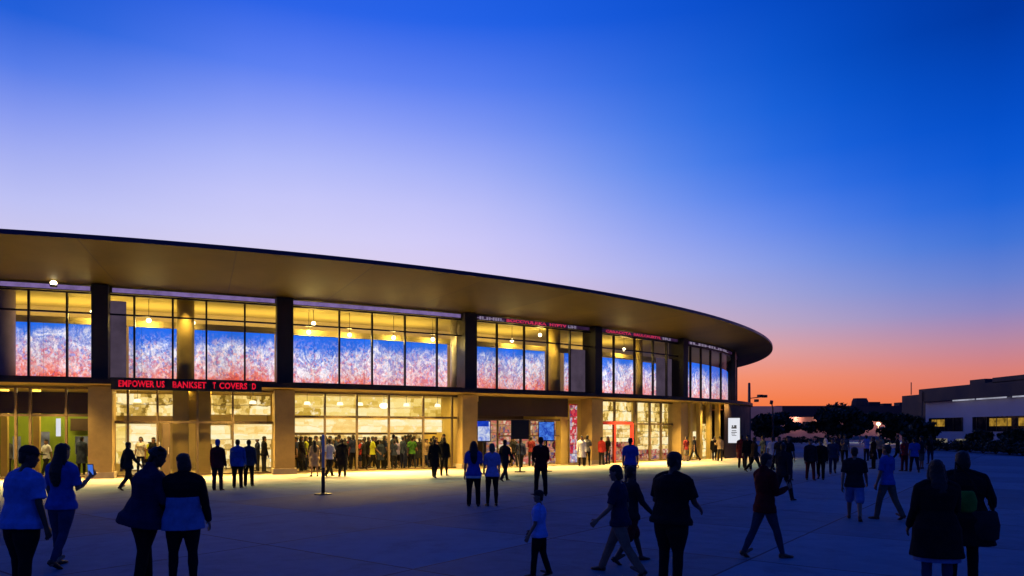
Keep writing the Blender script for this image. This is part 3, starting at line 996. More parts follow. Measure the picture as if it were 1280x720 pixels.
# lamps hanging in the upper storey
for px, z in ((14, 6.95), (116, 7.0), (186, 6.75), (241, 6.75), (392, 7.05), (386, 6.62), (437, 6.6), (492, 6.6), (541, 6.65), (675, 7.35), (640, 6.9), (780, 7.0), (-70, 7.0)):
    off = -1.25
    ph = phi_at(px, off); p = fp(ph, off, z)
    near = 'beside the first dark pier' if px == 116 else None
    t = empty('pendant_lamp', (p.x, p.y, z), 'small warm globe lamp hanging behind the upper glazing', 'lamp', 'globe lamps behind the upper glazing')
    MB().ball((p.x, p.y, z), .10).build('globe', E_lamp, t, smooth=True)
    MB().tube([(p.x, p.y, z + .1), (p.x, p.y, 7.68)], .012, 6).build('cord', M_black, t)
    l = bpy.data.lights.new('pendant_light', 'POINT'); l.energy = 60; l.color = (1, .72, .18); l.shadow_soft_size = .12
    o = bpy.data.objects.new('pendant_light', l); col.objects.link(o); o.location = (p.x, p.y, z - .16); o.parent = None
for px in (232, 570, 693, 799):  # unseen spots added to brighten the interior columns
    ph = phi_at(px, -.6)
    l = bpy.data.lights.new('column_fill_spot', 'SPOT'); l.energy = 300; l.color = (1, .66, .18); l.spot_size = R_(55); l.spot_blend = 1; l.shadow_soft_size = .08
    o = bpy.data.objects.new('column_fill_spot', l); col.objects.link(o); o.location = fp(ph, -.45, 7.5)
    o.rotation_euler = Vector((fp(ph, -1.2, 4.6) - o.location)).to_track_quat('-Z', 'Y').to_euler()
# unseen fill lights added behind the screens to brighten the upper ceiling
for px in (-80, 70, 190, 295, 415, 510, 640, 775):
    ph = phi_at(px, -1.6)
    area('ceiling_fill_light', fp(ph, -3.3, 6.55), (PI, 0, ftan(ph)), 75, 4.2, 1.4, (1, .72, .13), R_(175))
# small lamp under the eaves at left and one pendant in the concession hall
for px, off, z, r, lb in ((67, .55, 7.80, .12, 'small white lamp clamped under the eaves above the leftmost glazing'),):
    p = fp(phi_at(px, off), off, z)
    t = empty('eaves_lamp', (p.x, p.y, z), lb, 'lamp')
    MB().ball((p.x, p.y, z), (r, r, r * .8)).build('globe', E_lamp, t, smooth=True)
    MB().box((p.x, p.y, z - .12), (.2, .16, .08)).build('bracket', M_black, t)
p = fp(phi_at(480, -1.6), -1.6, 3.2)
for px in (384, 425, 450, 508, 547, 172, 316):
    q_ = fp(phi_at(px, -1.9), -1.9, 3.28)
    t = empty('pendant_lamp', q_, 'small warm drum lamp hanging from the ground floor ceiling', 'lamp', 'drum lamps of the ground floor')
    MB().loft([((q_.x, q_.y, z), (r, 0, 0), (0, r, 0)) for z, r in ((3.2, .15), (3.22, .16), (3.34, .13), (3.36, .05))], 16).build('lamp_shade', E_drum, t, smooth=True)
    MB().tube([(q_.x, q_.y, 3.36), (q_.x, q_.y, 3.73)], .012, 6).build('cord', M_black, t)
t = empty('pendant_lamp', (p.x, p.y, 3.2), 'round white pendant lamp high in the crowded concession hall', 'lamp')
MB().ball((p.x, p.y, 3.2), (.24, .24, .15)).build('globe', glow('hall_lamp', (1, .80, .62), 2.2), t, smooth=True)
MB().tube([(p.x, p.y, 3.3), (p.x, p.y, 3.73)], .012, 6).build('cord', M_black, t)

# ================================================================== BACKGROUND
# long low building with a dark flat roof
Y = 135
bb = empty('low_building', (px_x(1060, Y), Y, 0), 'long low building with a dark flat roof behind the round trees', 'building')
MB().box(((px_x(930, Y) + px_x(1175, Y)) / 2, Y + 6, 2.2), (px_x(1175, Y) - px_x(930, Y), 12, 4.4)).build('wall', M_farwall, bb)
rf = MB(); rf.box(((px_x(966, Y) + px_x(1180, Y)) / 2, Y + 5.5, 5.45), (px_x(1180, Y) - px_x(966, Y), 15, 2.1))
rfo = rf.build('roof', M_farroof, bb)
MB().loft([((px_x(1075, Y), Y, z), (w, 0, 0), (0, w * .8, 0)) for z, w in ((6.5, 1.75), (7.4, 1.6), (8.0, 1.3))], 8).build('roof_tower', M_farroof, rfo)
for px in (992, 1008, 1086, 1112, 1124):
    MB().box((px_x(px, Y), Y - .02, 2.9), (1.5, .08, 1.2)).build('window', M_win, bb)
for px, w_, h_ in ((1100, 2.2, .9), (1117, 1.5, .6), (1140, 2.6, .8)):
    MB().box((px_x(px, Y), Y + 3, 6.5 + h_ / 2), (w_, 2, h_)).build('roof_unit', M_farroof, rfo)
tr = MB().box((px_x(945, 128), 128, 3.1), (8, 4, 6.2)).root('service_block', M_farwall, (px_x(945, 128), 128, 0), 'plain mauve block beyond the mast at the arena corner', 'building')
# pale barrier panels in front of it
for k, px in enumerate((1052, 1066, 1080, 1094)):
    Yb = 96; xx = px_x(px + 2, Yb)
    b = empty('barrier_panel', (xx, Yb, 0), 'pale hoarding panel standing in a row under the street lamp', 'barrier', 'pale hoarding panels below the low building')
    MB().box((xx, Yb, .85), (1.46, .05, .55)).build('panel', surf('barrier_grey' + 'abcd'[k], (.42, .38, .36), .7, var=.5, scale=2), b)
    f = MB(); f.box((xx - .7, Yb + .05, .57), (.06, .06, 1.14)); f.box((xx + .7, Yb + .05, .57), (.06, .06, 1.14)); f.build('legs', M_steel, b)
# street lamp
Y = 108; x = px_x(1098, Y)
sl = empty('street_lamp', (x, Y, 0), 'lit street lamp glowing orange between the two dark trees', 'street lamp')
MB().tube([(x, Y, 0), (x, Y, 2.8)], [.09, .06], 10).build('pole', M_steel, sl)
MB().ball((x, Y, 2.88), (.30, .30, .24)).build('globe', glow('street_glow', (1, .62, .26), 7), sl, smooth=True)
l = bpy.data.lights.new('street_light', 'POINT'); l.energy = 2200; l.color = (1, .6, .28); l.shadow_soft_size = .3
o = bpy.data.objects.new('street_light', l); col.objects.link(o); o.location = (x, Y - .6, 2.9)

for k, px in enumerate((1000, 1036, 1092, 1120)):  # lamps added to brighten the wall of the low building
    xx = px_x(px, 133); t = empty('wall_fill_lamp', (xx, 133.9, 4.1), 'small orange fill lamp added under the flat roof of the low building', 'lamp', 'added fill lamps along the low building')
    MB().box((xx, 133.9, 4.12), (.4, .16, .12)).build('housing', M_black, t)
    MB().ball((xx, 133.8, 4.02), .10).build('bulb', glow('wall_fill_bulb' + 'abcd'[k], (1, .45, .22), 1.5), t, smooth=True)
    l = bpy.data.lights.new('wall_fill_light', 'POINT'); l.energy = 190; l.color = (1, .46, .30); l.shadow_soft_size = .3
    o = bpy.data.objects.new('wall_fill_light', l); col.objects.link(o); o.location = (xx, 134.2, 4.1)
# pale building at right: runs towards the camera
X0, Yn, Yf = 47.0, 40.0, 80.0
rb = empty('office_building', (X0, 60, 0), 'pale office building with dark parapet and yellow lit windows at right', 'building')
MB().box((X0 + 12, (Yn + Yf) / 2, 2.55), (24, Yf - Yn, 5.1)).build('wall', M_pale, rb)
MB().box((X0 + 11.7, (Yn + Yf) / 2, 5.85), (24.6, Yf - Yn + .6, 1.45)).build('parapet', M_paradark, rb)
MB().box((X0 + 11.4, 57, 6.75), (24, 22, .5)).build('upper_parapet', M_paradark, rb)
rw = MB(); rw.box((X0 + 14.1, Yf + 4.2, 3.1), (24.6, 7.8, 6.2)); rw.build('rear_wing', M_paradark, rb)
for yy, w_, h_ in ((74, 2.4, .7), (66, 1.6, .55), (61, 3.0, .6)):
    MB().box((X0 + 3, yy, 6.575 + h_ / 2), (2.2, w_, h_)).build('roof_unit', M_paradark, rb, bevel=.04)
MB().tube([(X0 - .7, 79.5, .0), (X0 - .7, 79.5, 6.3)], .07, 8).build('downpipe', M_steel, rb)
an = MB().tube([(px_x(1139, 84), 84, 6.2), (px_x(1139, 84), 84, 7.6)], .06, 6).build('antenna', M_steel, rb)
for y0, y1, lit in ((79.2, 73.4, ((78.7, 76.3),)), (71.8, 58.0, ((69.2, 66.2), (65.3, 64.2), (63.6, 62.9), (61.5, 60.2)))):
    w = MB().box((X0 - .01, (y0 + y1) / 2, 2.55), (.08, y0 - y1, 1.45)).build('window', M_win, rb)
    for l0, l1 in lit:
        MB().box((X0 - .06, (l0 + l1) / 2, 2.72), (.03, l0 - l1, .75)).build('lit_pane', E_warmwin, w)
    fr = MB()
    for yy in np.arange(y1, y0 + .1, 1.45): fr.box((X0 - .085, yy, 2.55), (.03, .07, 1.45))
    fr.build('frame', M_black, w)
for y0, y1 in ((78.6, 76.0), (74.5, 69.5), (65, 61.5)):
    MB().box((X0 - .02, (y0 + y1) / 2, .62), (.05, y0 - y1, .8)).build('window', E_lowwin, rb)
st = MB()
for y0, y1, z in ((74.5, 71, 5.0), (70.7, 66.4, 5.02), (65.6, 63.6, 5.04)): st.box((X0 - .36, (y0 + y1) / 2, 5.06), (.05, y0 - y1, .14))
st.build('light_strip', E_strip, rb)


# trees: trunk with limbs, crown of many leaf-sized faces in uneven clumps
def leaves(mb, c, r, count, size, seed):
    rnd = random.Random(seed)
    cl = []
    for i in range(26):
        t, p = rnd.uniform(0, 2 * PI), math.acos(rnd.uniform(-.8, 1))
        k = rnd.uniform(.45, 1.0)
        cl.append((Vector((r[0] * k * math.sin(p) * math.cos(t), r[1] * k * math.sin(p) * math.sin(t), r[2] * k * math.cos(p))), rnd.uniform(.2, .38)))
    for i in range(count):
        cc, k = rnd.choice(cl)
        d = Vector((rnd.gauss(0, 1), rnd.gauss(0, 1), rnd.gauss(0, 1))).normalized() * (rnd.random() ** .45)
        p = Vector(c) + cc + Vector((d.x * r[0] * k, d.y * r[1] * k, d.z * r[2] * k * 1.1))
        if p.z < .15: p.z = .15 + rnd.random() * .3
        n_ = Vector((rnd.gauss(0, 1), rnd.gauss(0, 1), rnd.gauss(0, 1))).normalized()
        a = n_.orthogonal().normalized() * size * rnd.uniform(.6, 1.3); b = n_.cross(a).normalized() * size * rnd.uniform(.35, .7)
        mb.quad(p - a, p - b * .9, p + a, p + b * .9)


def tree(px, Y, w, z0, z1, label, seed, count=5200):
    x = px_x(px, Y)
    t = empty('tree', (x, Y, 0), label, 'tree', 'round trees along the far side of the plaza')
    zc, rz_ = (z0 + z1) / 2, (z1 - z0) / 2
    tk = MB()
    tk.tube([(x, Y, 0), (x + .05, Y, zc * .5), (x - .04, Y, zc)], [.20, .15, .09], 10)
    rnd = random.Random(seed)
    for k in range(7):
        an = rnd.uniform(0, 2 * PI); e = Vector((math.cos(an) * w * .36, math.sin(an) * w * .36, zc + rnd.uniform(-.2, .6) * rz_))
        tk.tube([(x, Y, zc * rnd.uniform(.45, .7)), (x + e.x * .5, Y + e.y * .5, zc * .85), (x + e.x, Y + e.y, e.z)], [.09, .06, .025], 6)
    tk.build('trunk', M_bark, t)
    cr = MB(); leaves(cr, (x, Y, zc), (w / 2, w / 2, rz_), count, .30 * (Y / 85), seed)
    cr.build('crown', M_leaf, t)


tree(967, 88, 6.6, 1.0, 3.9, 'small rounded dark tree beside the arena corner', 3)
tree(1050, 86, 8.6, .7, 5.0, 'broad dark tree in front of the low building, widest of the row', 5, 8000)
tree(1131, 84, 5.8, .6, 4.2, 'dark tree just right of the orange street lamp', 8)
tree(1150, 74, 3.6, .4, 3.0, 'low dense tree against the dark rear wing', 9, 2600)
tree(1226, 66, 2.2, .3, 2.0, 'dark tree before the gap between the lit windows', 12, 2600)
tree(1276, 60, 3.0, .3, 2.2, 'dark tree at the right edge under the lit windows', 14, 2600)


def shrub(px, Y, w, h, seed):
    x = px_x(px, Y)
    t = empty('shrub', (x, Y, 0), 'low dark shrub in the planted edge before the pale office building', 'shrub', 'low shrubs before the office building')
    cr = MB(); leaves(cr, (x, Y, h * .5), (w / 2, w / 2, h * .55), 900, .13, seed); cr.build('foliage', M_leaf, t)
    sm = MB(); [sm.tube([(x, Y, 0), (x + math.cos(k) * w * .25, Y + math.sin(k) * w * .25, h * .7)], [.04, .015], 6) for k in (0, 1.3, 2.5, 3.9, 5.1)]
    sm.build('stem', M_bark, t)


for k, (px, Y) in enumerate(((1152, 70), (1168, 68), (1184, 66), (1199, 64), (1213, 62), (1229, 60), (1245, 58), (1262, 56), (1279, 54), (1296, 53), (1310, 52))):
    shrub(px, Y, 2.6, (.95 if px < 1225 else 1.15) + .2 * math.sin(k * 2.1), 40 + k)
for k, (px, Y) in enumerate(((985, 100), (1002, 100), (1020, 99), (1112, 92), (1040, 101))):
    shrub(px, Y, 2.8, 1.0, 70 + k)


# ================================================================== PEOPLE
def remesh(mb, voxel, smooth=2, fold=0.0, mat=None, name='part', fscale=.16):
    me = mb.mesh('tmp', [])
    o = bpy.data.objects.new('tmp', me); col.objects.link(o)
    m = o.modifiers.new('r', 'REMESH'); m.mode = 'VOXEL'; m.voxel_size = voxel; m.use_smooth_shade = True
    if smooth:
        m = o.modifiers.new('s', 'SMOOTH'); m.factor = .5; m.iterations = smooth
    if fold:
        tx = bpy.data.textures.new('fold', 'CLOUDS'); tx.noise_scale = fscale; tx.noise_depth = 2
        m = o.modifiers.new('d', 'DISPLACE'); m.texture = tx; m.strength = fold; m.mid_level = .5; m.texture_coords = 'LOCAL'
    dg = bpy.context.evaluated_depsgraph_get()
    out = bpy.data.meshes.new_from_object(o.evaluated_get(dg))
    out.name = name
    bpy.data.objects.remove(o)
    out.materials.clear()
    if mat: out.materials.append(mat)
    return out


def child(name, me, parent, mat):
    o = bpy.data.objects.new(name, me); col.objects.link(o); o.parent = parent
    if not me.materials: me.materials.append(mat)
    o.material_slots[0].link = 'OBJECT'; o.material_slots[0].material = mat
    return o


R = math.radians


def person(label, px, Y, H=1.72, face=0, skin='mid', hair='short', hairc='dark', top='black', legs='black', sleeve='short', garment='shirt',
           leg='trousers', lean=0, side=0, head=(0, 0), L=(0, 0), Rr=(0, 0), aL=(5, 8, 12), aR=(5, 8, 12), girth=1.0, female=False,
           voxel=.010, cat='person', group=None, shoe=M_SHOE, undershirt=None, hemflare=0.0, x=None, spread=3, eyes=False):
    """face: degrees, 0 looks away from the camera, 90 to the left, -90 to the right, 180 towards it.
       L / Rr: hip flex, knee bend.  aL / aR: shoulder flex, abduction, elbow bend [, inward]"""
    G = girth * 1.07
    sw = .092 if female else .101
    hp = Vector((0, 0, .515 * H))
    TL = Matrix.Rotation(R(-lean), 4, 'X') @ Matrix.Rotation(R(side), 4, 'Y')
    def T(x, y, z):                                            # torso space: fractions of height, z measured from the ground when upright
        return hp + TL @ Vector((x * H, y * H, (z - .515) * H))
    XA, YA = TL.to_3x3() @ Vector((1, 0, 0)), TL.to_3x3() @ Vector((0, 1, 0))
    def ring(z, a, b, y=0.0, k=1.0):
        return (T(0, y, z), XA * a * H * k, YA * b * H * k)
    def dirv(f, a, s): return Vector((s * math.sin(R(a)), math.sin(R(f)) * math.cos(R(a)), -math.cos(R(f)) * math.cos(R(a))))
    # legs
    LG = {}
    for s, (f, k) in ((-1, L), (1, Rr)):
        h = Vector((s * .052 * H, 0, .50 * H)); kn = h + dirv(f, spread, s) * .232 * H; an = kn + dirv(f - k, spread * .5, s) * .232 * H
        LG[s] = (h, kn, an, f - k)
    low = min(an.z - .036 * H for h, kn, an, q in LG.values())
    SH = Vector((0, 0, -low))
    hp += SH
    LG = {s: (a + SH, b + SH, c + SH, q) for s, (a, b, c, q) in LG.items()}
    # arms
    AR = {}
    for s, a in ((-1, aL), (1, aR)):
        inw = a[3] if len(a) > 3 else 4
        sh = T(s * sw * (1 + (G - 1) * .5), 0, .797); d1 = TL.to_3x3() @ dirv(a[0], a[1], s); el = sh + d1 * .172 * H
        d2 = TL.to_3x3() @ dirv(a[0] + a[2], a[1] - inw, s); wr = el + d2 * .148 * H
        AR[s] = (sh, el, wr, d1, d2)
    HM = Matrix.Translation(T(0, .008, .868)) @ TL @ Matrix.Rotation(R(head[0]), 4, 'Z') @ Matrix.Rotation(R(-head[1]), 4, 'X') @ Matrix.Scale(H, 4)
    hb = HM.to_3x3()
    def hring(z, a, b, y=0.0, k=1.0): return (HM @ Vector((0, y, z - .868)), hb @ Vector((a * k, 0, 0)), hb @ Vector((0, b * k, 0)))

    # ---------------- body: one skin surface
    b = MB()
    tor = [(.48, .042, .036, 0), (.505, .074, .052, 0), (.535, .090, .062, -.004), (.58, .086, .060, 0), (.63, .078, .053, .002), (.69, .086, .058, .003),
           (.745, .095, .064, .004), (.79, .092, .056, .002), (.815, .076, .046, 0), (.835, .052, .038, 0)]
    if female: tor[3:7] = [(.58, .083, .058, 0), (.63, .068, .049, .002), (.69, .076, .056, .004), (.745, .085, .068, .010)]
    tor = [(z, a * (G if z < .80 else 1 + (G - 1) * .4), d * G, y) for z, a, d, y in tor]
    b.loft([ring(z, a, d, y) for z, a, d, y in tor], 20)
    nk = HM @ Vector((0, 0, .02))
    b.tube([T(0, -.004, .825), T(0, .0, .85), nk], [.034 * H, .031 * H, .032 * H], 14)
    hd = [(.868, .014, .016, .032), (.876, .023, .026, .024), (.89, .031, .038, .014), (.908, .037, .047, .007), (.928, .0405, .052, .001), (.95, .0425, .055, -.002),
          (.970, .040, .052, -.004), (.985, .032, .042, -.005), (.996, .018, .024, -.006)]
    b.loft([hring(*q) for q in hd], 20)
    b.ball(HM @ Vector((0, .053, .052)), (.0075 * H, .013 * H, .010 * H))           # nose
    b.ball(HM @ Vector((0, .050, .028)), (.013 * H, .006 * H, .0045 * H))           # mouth
    b.ball(HM @ Vector((0, .047, .082)), (.026 * H, .008 * H, .005 * H))            # brow
    for s in (-1, 1):
        b.ball(HM @ Vector((s * .043, -.002, .062)), (.006 * H, .011 * H, .017 * H))  # ear
        h, kn, an, q = LG[s]
        b.tube([h, h.lerp(kn, .45), kn, kn.lerp(an, .3), an], [.042 * H * G, .038 * H * G, .029 * H, .030 * H, .019 * H], 14)
        ft = Vector((0, 1, 0)); pit = R(-max(-35, min(25, q))) if q < -12 else 0
        toe = an + Matrix.Rotation(pit, 3, 'X') @ Vector((s * .012 * H, .095 * H, -.026 * H))
        b.tube([an + Vector((0, -.018 * H, -.018 * H)), toe], [.020 * H, .015 * H], 10)
        sh, el, wr, d1, d2 = AR[s]
        b.tube([T(s * .032, -.006, .838), T(s * .066, -.003, .822), sh], [.017 * H, .020 * H, .024 * H], 12)
        b.tube([sh, sh.lerp(el, .4), el, el.lerp(wr, .3), wr], [.027 * H * (1 + (G - 1) * .2), .025 * H * (1 + (G - 1) * .2), .021 * H, .021 * H, .0145 * H], 12)
        # hand: palm, four fingers of their own length, thumb off the side of the palm
        up = (d1.cross(d2) if d1.cross(d2).length > .05 else Vector((1, 0, 0))).normalized()
        acr = (up.cross(d2)).normalized() if abs(up.dot(Vector((1, 0, 0)))) > .5 else d2.cross(Vector((1, 0, 0))).normalized()
        nrm = acr.cross(d2).normalized()
        if nrm.dot(Vector((-s, 0, 0))) < 0: nrm = -nrm
        pe = wr + d2 * .052 * H
        b.loft([(wr - d2 * .006 * H, acr * .015 * H, nrm * .011 * H), (wr + d2 * .02 * H, acr * .022 * H, nrm * .011 * H), (pe, acr * .025 * H, nrm * .010 * H), (pe + d2 * .006 * H, acr * .022 * H, nrm * .007 * H)], 12)
        for kf, (o_, ln) in enumerate(((.020, .040), (.0068, .046), (-.0065, .043), (-.0195, .034))):
            st = pe + acr * o_ * H
            m1 = st + (d2 + nrm * .25 + acr * o_ * 7).normalized() * ln * .5 * H
            m2 = m1 + (d2 + nrm * 1.0 + acr * o_ * 5).normalized() * ln * .55 * H
            b.tube([st - d2 * .008 * H, m1, m2], [.0058 * H, .0054 * H, .0042 * H], 8)
        ts = wr + d2 * .018 * H + acr * .018 * H
        t1 = ts + (d2 * .7 + acr * .75 + nrm * .35).normalized() * .026 * H
        b.tube([ts, t1, t1 + (d2 + acr * .15 + nrm * .5).normalized() * .022 * H], [.0075 * H, .0066 * H, .005 * H], 8)
    xx = px_x(px, Y) if x is None else x
    body = bpy.data.objects.new('person', remesh(b, voxel, 1, 0, SKIN[skin], 'person'))
    col.objects.link(body); body.location = (xx, Y, 0); body.rotation_euler = (0, 0, R(face))
    tag(body, label, cat, group)
    body.material_slots[0].link = 'OBJECT'; body.material_slots[0].material = SKIN[skin]

    # ---------------- clothes
    cm = C(top)
    t = MB()
    hem = {'shirt': .475, 'tshirt': .47, 'jacket': .45, 'coat': .30, 'dress': .28, 'cardigan': .60, 'vest': .47}[garment]
    loose = {'shirt': 1.10, 'tshirt': 1.09, 'jacket': 1.17, 'coat': 1.18, 'dress': 1.07, 'cardigan': 1.17, 'vest': 1.16}[garment]
    rr = []
    if hem < .44:
        rr.append(ring(hem, .098 * G * (1.15 + hemflare), .078 * G * (1.15 + hemflare), 0, loose)); rr.append(ring(.40, .097 * G, .074 * G, 0, loose * (1.05 + hemflare * .6)))
    for z, a, d, y in tor:
        if z < hem - .001:
            continue
        if z < .53: a, d, y = .100 * G, .073 * G, -.003
        if not rr: rr.append(ring(hem, a * (1.0 + hemflare), d * (1.02 + hemflare), y, loose))
        fl_ = hemflare * max(0, (.66 - z) / .2)
        rr.append(ring(z, a * (1 + fl_), d * (1 + fl_), y, loose if z < .815 else 1 + (loose - 1) * .8))
    t.loft(rr, 22)
    sl = {'short': .62, 'long': 1.0, 'none': .12}[sleeve]
    for s in (-1, 1):
        sh, el, wr, d1, d2 = AR[s]
        k = (1.22 if garment in ('jacket', 'coat', 'cardigan') else 1.14); G_ = 1 + (G - 1) * .45
        t.tube([T(s * .034, -.006, .838), T(s * .066, -.003, .824), sh], [.026 * H * k, .031 * H * k, .034 * H * k], 12)
        if sleeve == 'long':
            t.tube([sh, sh.lerp(el, .5), el, el.lerp(wr, .5), el.lerp(wr, .96)], [.031 * H * G_ * k, .029 * H * G_ * k, .026 * H * k, .024 * H * k, .020 * H * k], 14)
        elif sleeve == 'short':
            t.tube([sh, sh.lerp(el, .4), sh.lerp(el, .8)], [.031 * H * G_ * k, .030 * H * G_ * k, .031 * H * G_ * k], 14, False)
        else:
            t.ball(sh, .031 * H * k)
    if garment in ('jacket', 'coat', 'cardigan'):
        t.tube([T(0, -.012, .83), T(0, -.012, .858)], [.046 * H, .042 * H], 14)
    child(garment if garment in ('jacket', 'coat', 'dress', 'vest', 'cardigan') else 'shirt', remesh(t, voxel, 2, .018, cm, 'garment'), body, cm)
    if undershirt:
        us = MB()
        if garment == 'cardigan': us.loft([ring(.44, .104 * G, .078 * G, 0, 1.1), ring(.52, .099 * G, .070 * G, 0, 1.1), ring(.60, .083 * G, .060 * G, 0, 1.1), ring(.68, .08 * G, .06 * G, 0, 1.1)], 20)
        else: us.loft([ring(hem - .035, .095 * G, .072 * G, 0, loose * 1.0), ring(hem + .01, .096 * G, .070 * G, 0, loose * 1.0), ring(hem + .06, .09 * G, .066 * G, 0, loose * .98)], 20)
        child('undershirt', remesh(us, voxel, 1, .01, C(undershirt), 'undershirt'), body, C(undershirt))
    lm = C(legs)
    if leg != 'none':
        p = MB()
        p.loft([ring(.435, .055 * G, .05 * G), ring(.465, .082 * G, .066 * G), ring(.49, .096 * G, .068 * G), ring(.535, .091 * G, .064 * G, -.003), ring(.572, .080 * G, .055 * G)], 20)
        for s in (-1, 1):
            h, kn, an, q = LG[s]
            if leg == 'trousers': p.tube([h, h.lerp(kn, .4), kn, kn.lerp(an, .45), kn.lerp(an, .97)], [.055 * H * G, .050 * H * G, .040 * H, .037 * H, .034 * H], 16)
            elif leg == 'slim': p.tube([h, h.lerp(kn, .4), kn, kn.lerp(an, .35), kn.lerp(an, .95)], [.054 * H * G, .047 * H * G, .034 * H, .035 * H, .024 * H], 16)
            else: p.tube([h, h.lerp(kn, .5), h.lerp(kn, .92)], [.056 * H * G, .053 * H * G, .050 * H * G], 16, True)
        child('shorts' if leg == 'shorts' else 'trousers', remesh(p, voxel, 2, .014, lm, 'legwear'), body, lm)
    # shoes
    for s in (-1, 1):
        h, kn, an, q = LG[s]
        pit = max(-.6, min(.0, R(q))) if q < -12 else 0
        Mf = Matrix.Translation(an) @ Matrix.Rotation(pit * 1.0, 4, 'X') @ Matrix.Rotation(R(-7 * s), 4, 'Z') @ Matrix.Scale(H, 4)
        m = MB()
        mb3 = Mf.to_3x3()
        m.loft([(Mf @ Vector((0, y, z)), mb3 @ Vector((a, 0, 0)), mb3 @ Vector((0, 0, c))) for y, z, a, c in
                ((-.036, -.016, .010, .012), (-.030, -.013, .019, .021), (-.012, -.009, .022, .026), (.02, -.013, .023, .022), (.055, -.02, .027, .0155), (.088, -.0235, .025, .012), (.108, -.026, .013, .008))], 14)
        ob = child('shoe', m.mesh('shoe', [shoe], smooth=True), body, shoe)
    # hair / headwear
    if hair != 'none':
        hm = HAIR[hairc] if hairc in HAIR else C(hairc)
        q = MB()
        cap = [(.925, .041, .034, -.020), (.94, .045, .046, -.012), (.955, .0465, .056, -.006), (.972, .0445, .056, -.004), (.988, .037, .047, -.005), (1.000, .023, .030, -.006), (1.004, .010, .014, -.006)]
        q.loft([hring(*c) for c in cap], 18)
        q.loft([hring(.885, .026, .016, -.032), hring(.905, .034, .026, -.028), hring(.93, .040, .034, -.022)], 14)
        if hair == 'long':
            q.loft([hring(.955, .044, .034, -.026), hring(.90, .050, .030, -.034), (T(0, -.052, .84), XA * .052 * H, YA * .026 * H), (T(0, -.070, .77), XA * .056 * H, YA * .024 * H), (T(.004, -.068, .70), XA * .045 * H, YA * .018 * H), (T(.004, -.062, .655), XA * .022 * H, YA * .010 * H)], 16)
            for s in (-1, 1): q.tube([HM @ Vector((s * .040, -.008, .09)), HM @ Vector((s * .047, -.014, .03)), T(s * .058, -.028, .82)], [.013 * H, .017 * H, .012 * H], 10)
        elif hair == 'bob':
            q.loft([hring(.95, .046, .040, -.022), hring(.90, .051, .036, -.026), hring(.868, .044, .028, -.026)], 16)
        elif hair == 'bun':
            q.ball(HM @ Vector((0, -.062, .11)), .026 * H)
        elif hair == 'curly':
            for k in range(26):
                a = k * 2.4; z = .07 + .065 * ((k * .618) % 1)
                q.ball(HM @ Vector((.044 * math.cos(a), -.012 + .046 * math.sin(a) * (1 if math.sin(a) < 0 else .75), z)), .015 * H)
        elif hair == 'beanie':
            q.loft([hring(.945, .047, .058, -.004), hring(.975, .047, .058, -.004), hring(1.0, .038, .046, -.006), hring(1.018, .02, .024, -.008)], 18)
        child('hat' if hair == 'beanie' else 'hair', remesh(q, max(.007, voxel * .8), 1, .012, hm, 'hair', .03), body, hm)
        if hair == 'cap':
            kq = MB()
            kq.loft([hring(.958, .0475, .059, -.004), hring(.975, .0475, .059, -.004), hring(.995, .040, .049, -.005), hring(1.010, .022, .028, -.006), hring(1.013, .006, .008, -.006)], 18)
            kq.loft([hring(.957, .044, .03, .045), hring(.962, .043, .052, .062), hring(.966, .03, .03, .05)], 16)
            child('cap', remesh(kq, .006, 1, 0, C('charcoal'), 'cap'), body, C('charcoal'))
    if eyes:
        for s in (-1, 1):
            e = MB().ball(HM @ Vector((s * .0165, .0455, .066)), .0068 * H)
            child('eye', e.mesh('eye', [M_EYE], smooth=True), body, M_EYE)
    body['_wr'] = [list(AR[-1][2]), list(AR[1][2])]
    return body


def hand_pos(b, s):
    w = Vector(b['_wr'][0 if s < 0 else 1])
    return Matrix.Translation(b.location) @ Matrix.Rotation(b.rotation_euler.z, 4, 'Z') @ w


WALK = dict(L=(24, 6), Rr=(-16, 22), aL=(-16, 8, 14), aR=(22, 8, 22))
WALK2 = dict(L=(-18, 24), Rr=(24, 6), aL=(22, 8, 22), aR=(-16, 8, 14))

# ---- foreground
person('heavy man in pale blue shirt and cap seen from behind at the left edge', 27, 8.3, 1.80, -25, 'deep', 'cap', 'dark', 'lightblue', 'black', 'short', 'tshirt', girth=1.42,
       lean=4, head=(-35, 6), aL=(4, 14, 14), aR=(2, 12, 14), L=(4, 2), Rr=(-3, 2), voxel=.009)
w2 = person('woman with long black hair in blue top raising a phone at left', 77, 10.3, 1.80, -8, 'mid', 'long', 'dark', 'blue', 'denim', 'short', 'tshirt', leg='slim', female=True, girth=1.12,
            L=(8, 4), Rr=(-14, 16), aL=(8, 12, 20), aR=(10, 8, 118, 4), head=(-14, 4), voxel=.009)
person('man in dark jacket leaning towards the woman in a black cardigan', 180, 8.95, 1.80, -48, 'deep', 'curly', 'dark', 'navy', 'black', 'long', 'jacket', lean=8, side=5, head=(-20, 12),
       aL=(14, 12, 50), aR=(24, 8, 60, 20), L=(8, 4), Rr=(-6, 4), spread=7, girth=1.46, hemflare=.22, voxel=.009)
person('woman in black cardigan over pale blue top beside the man in dark jacket', 229, 8.9, 1.70, 24, 'light', 'bob', 'brown', 'black', 'black', 'long', 'cardigan', leg='slim', female=True,
       undershirt='paleblue', head=(28, 4), aL=(12, 10, 30, 8), aR=(-4, 14, 26), L=(6, 6), Rr=(-2, 4), girth=1.24, voxel=.009)
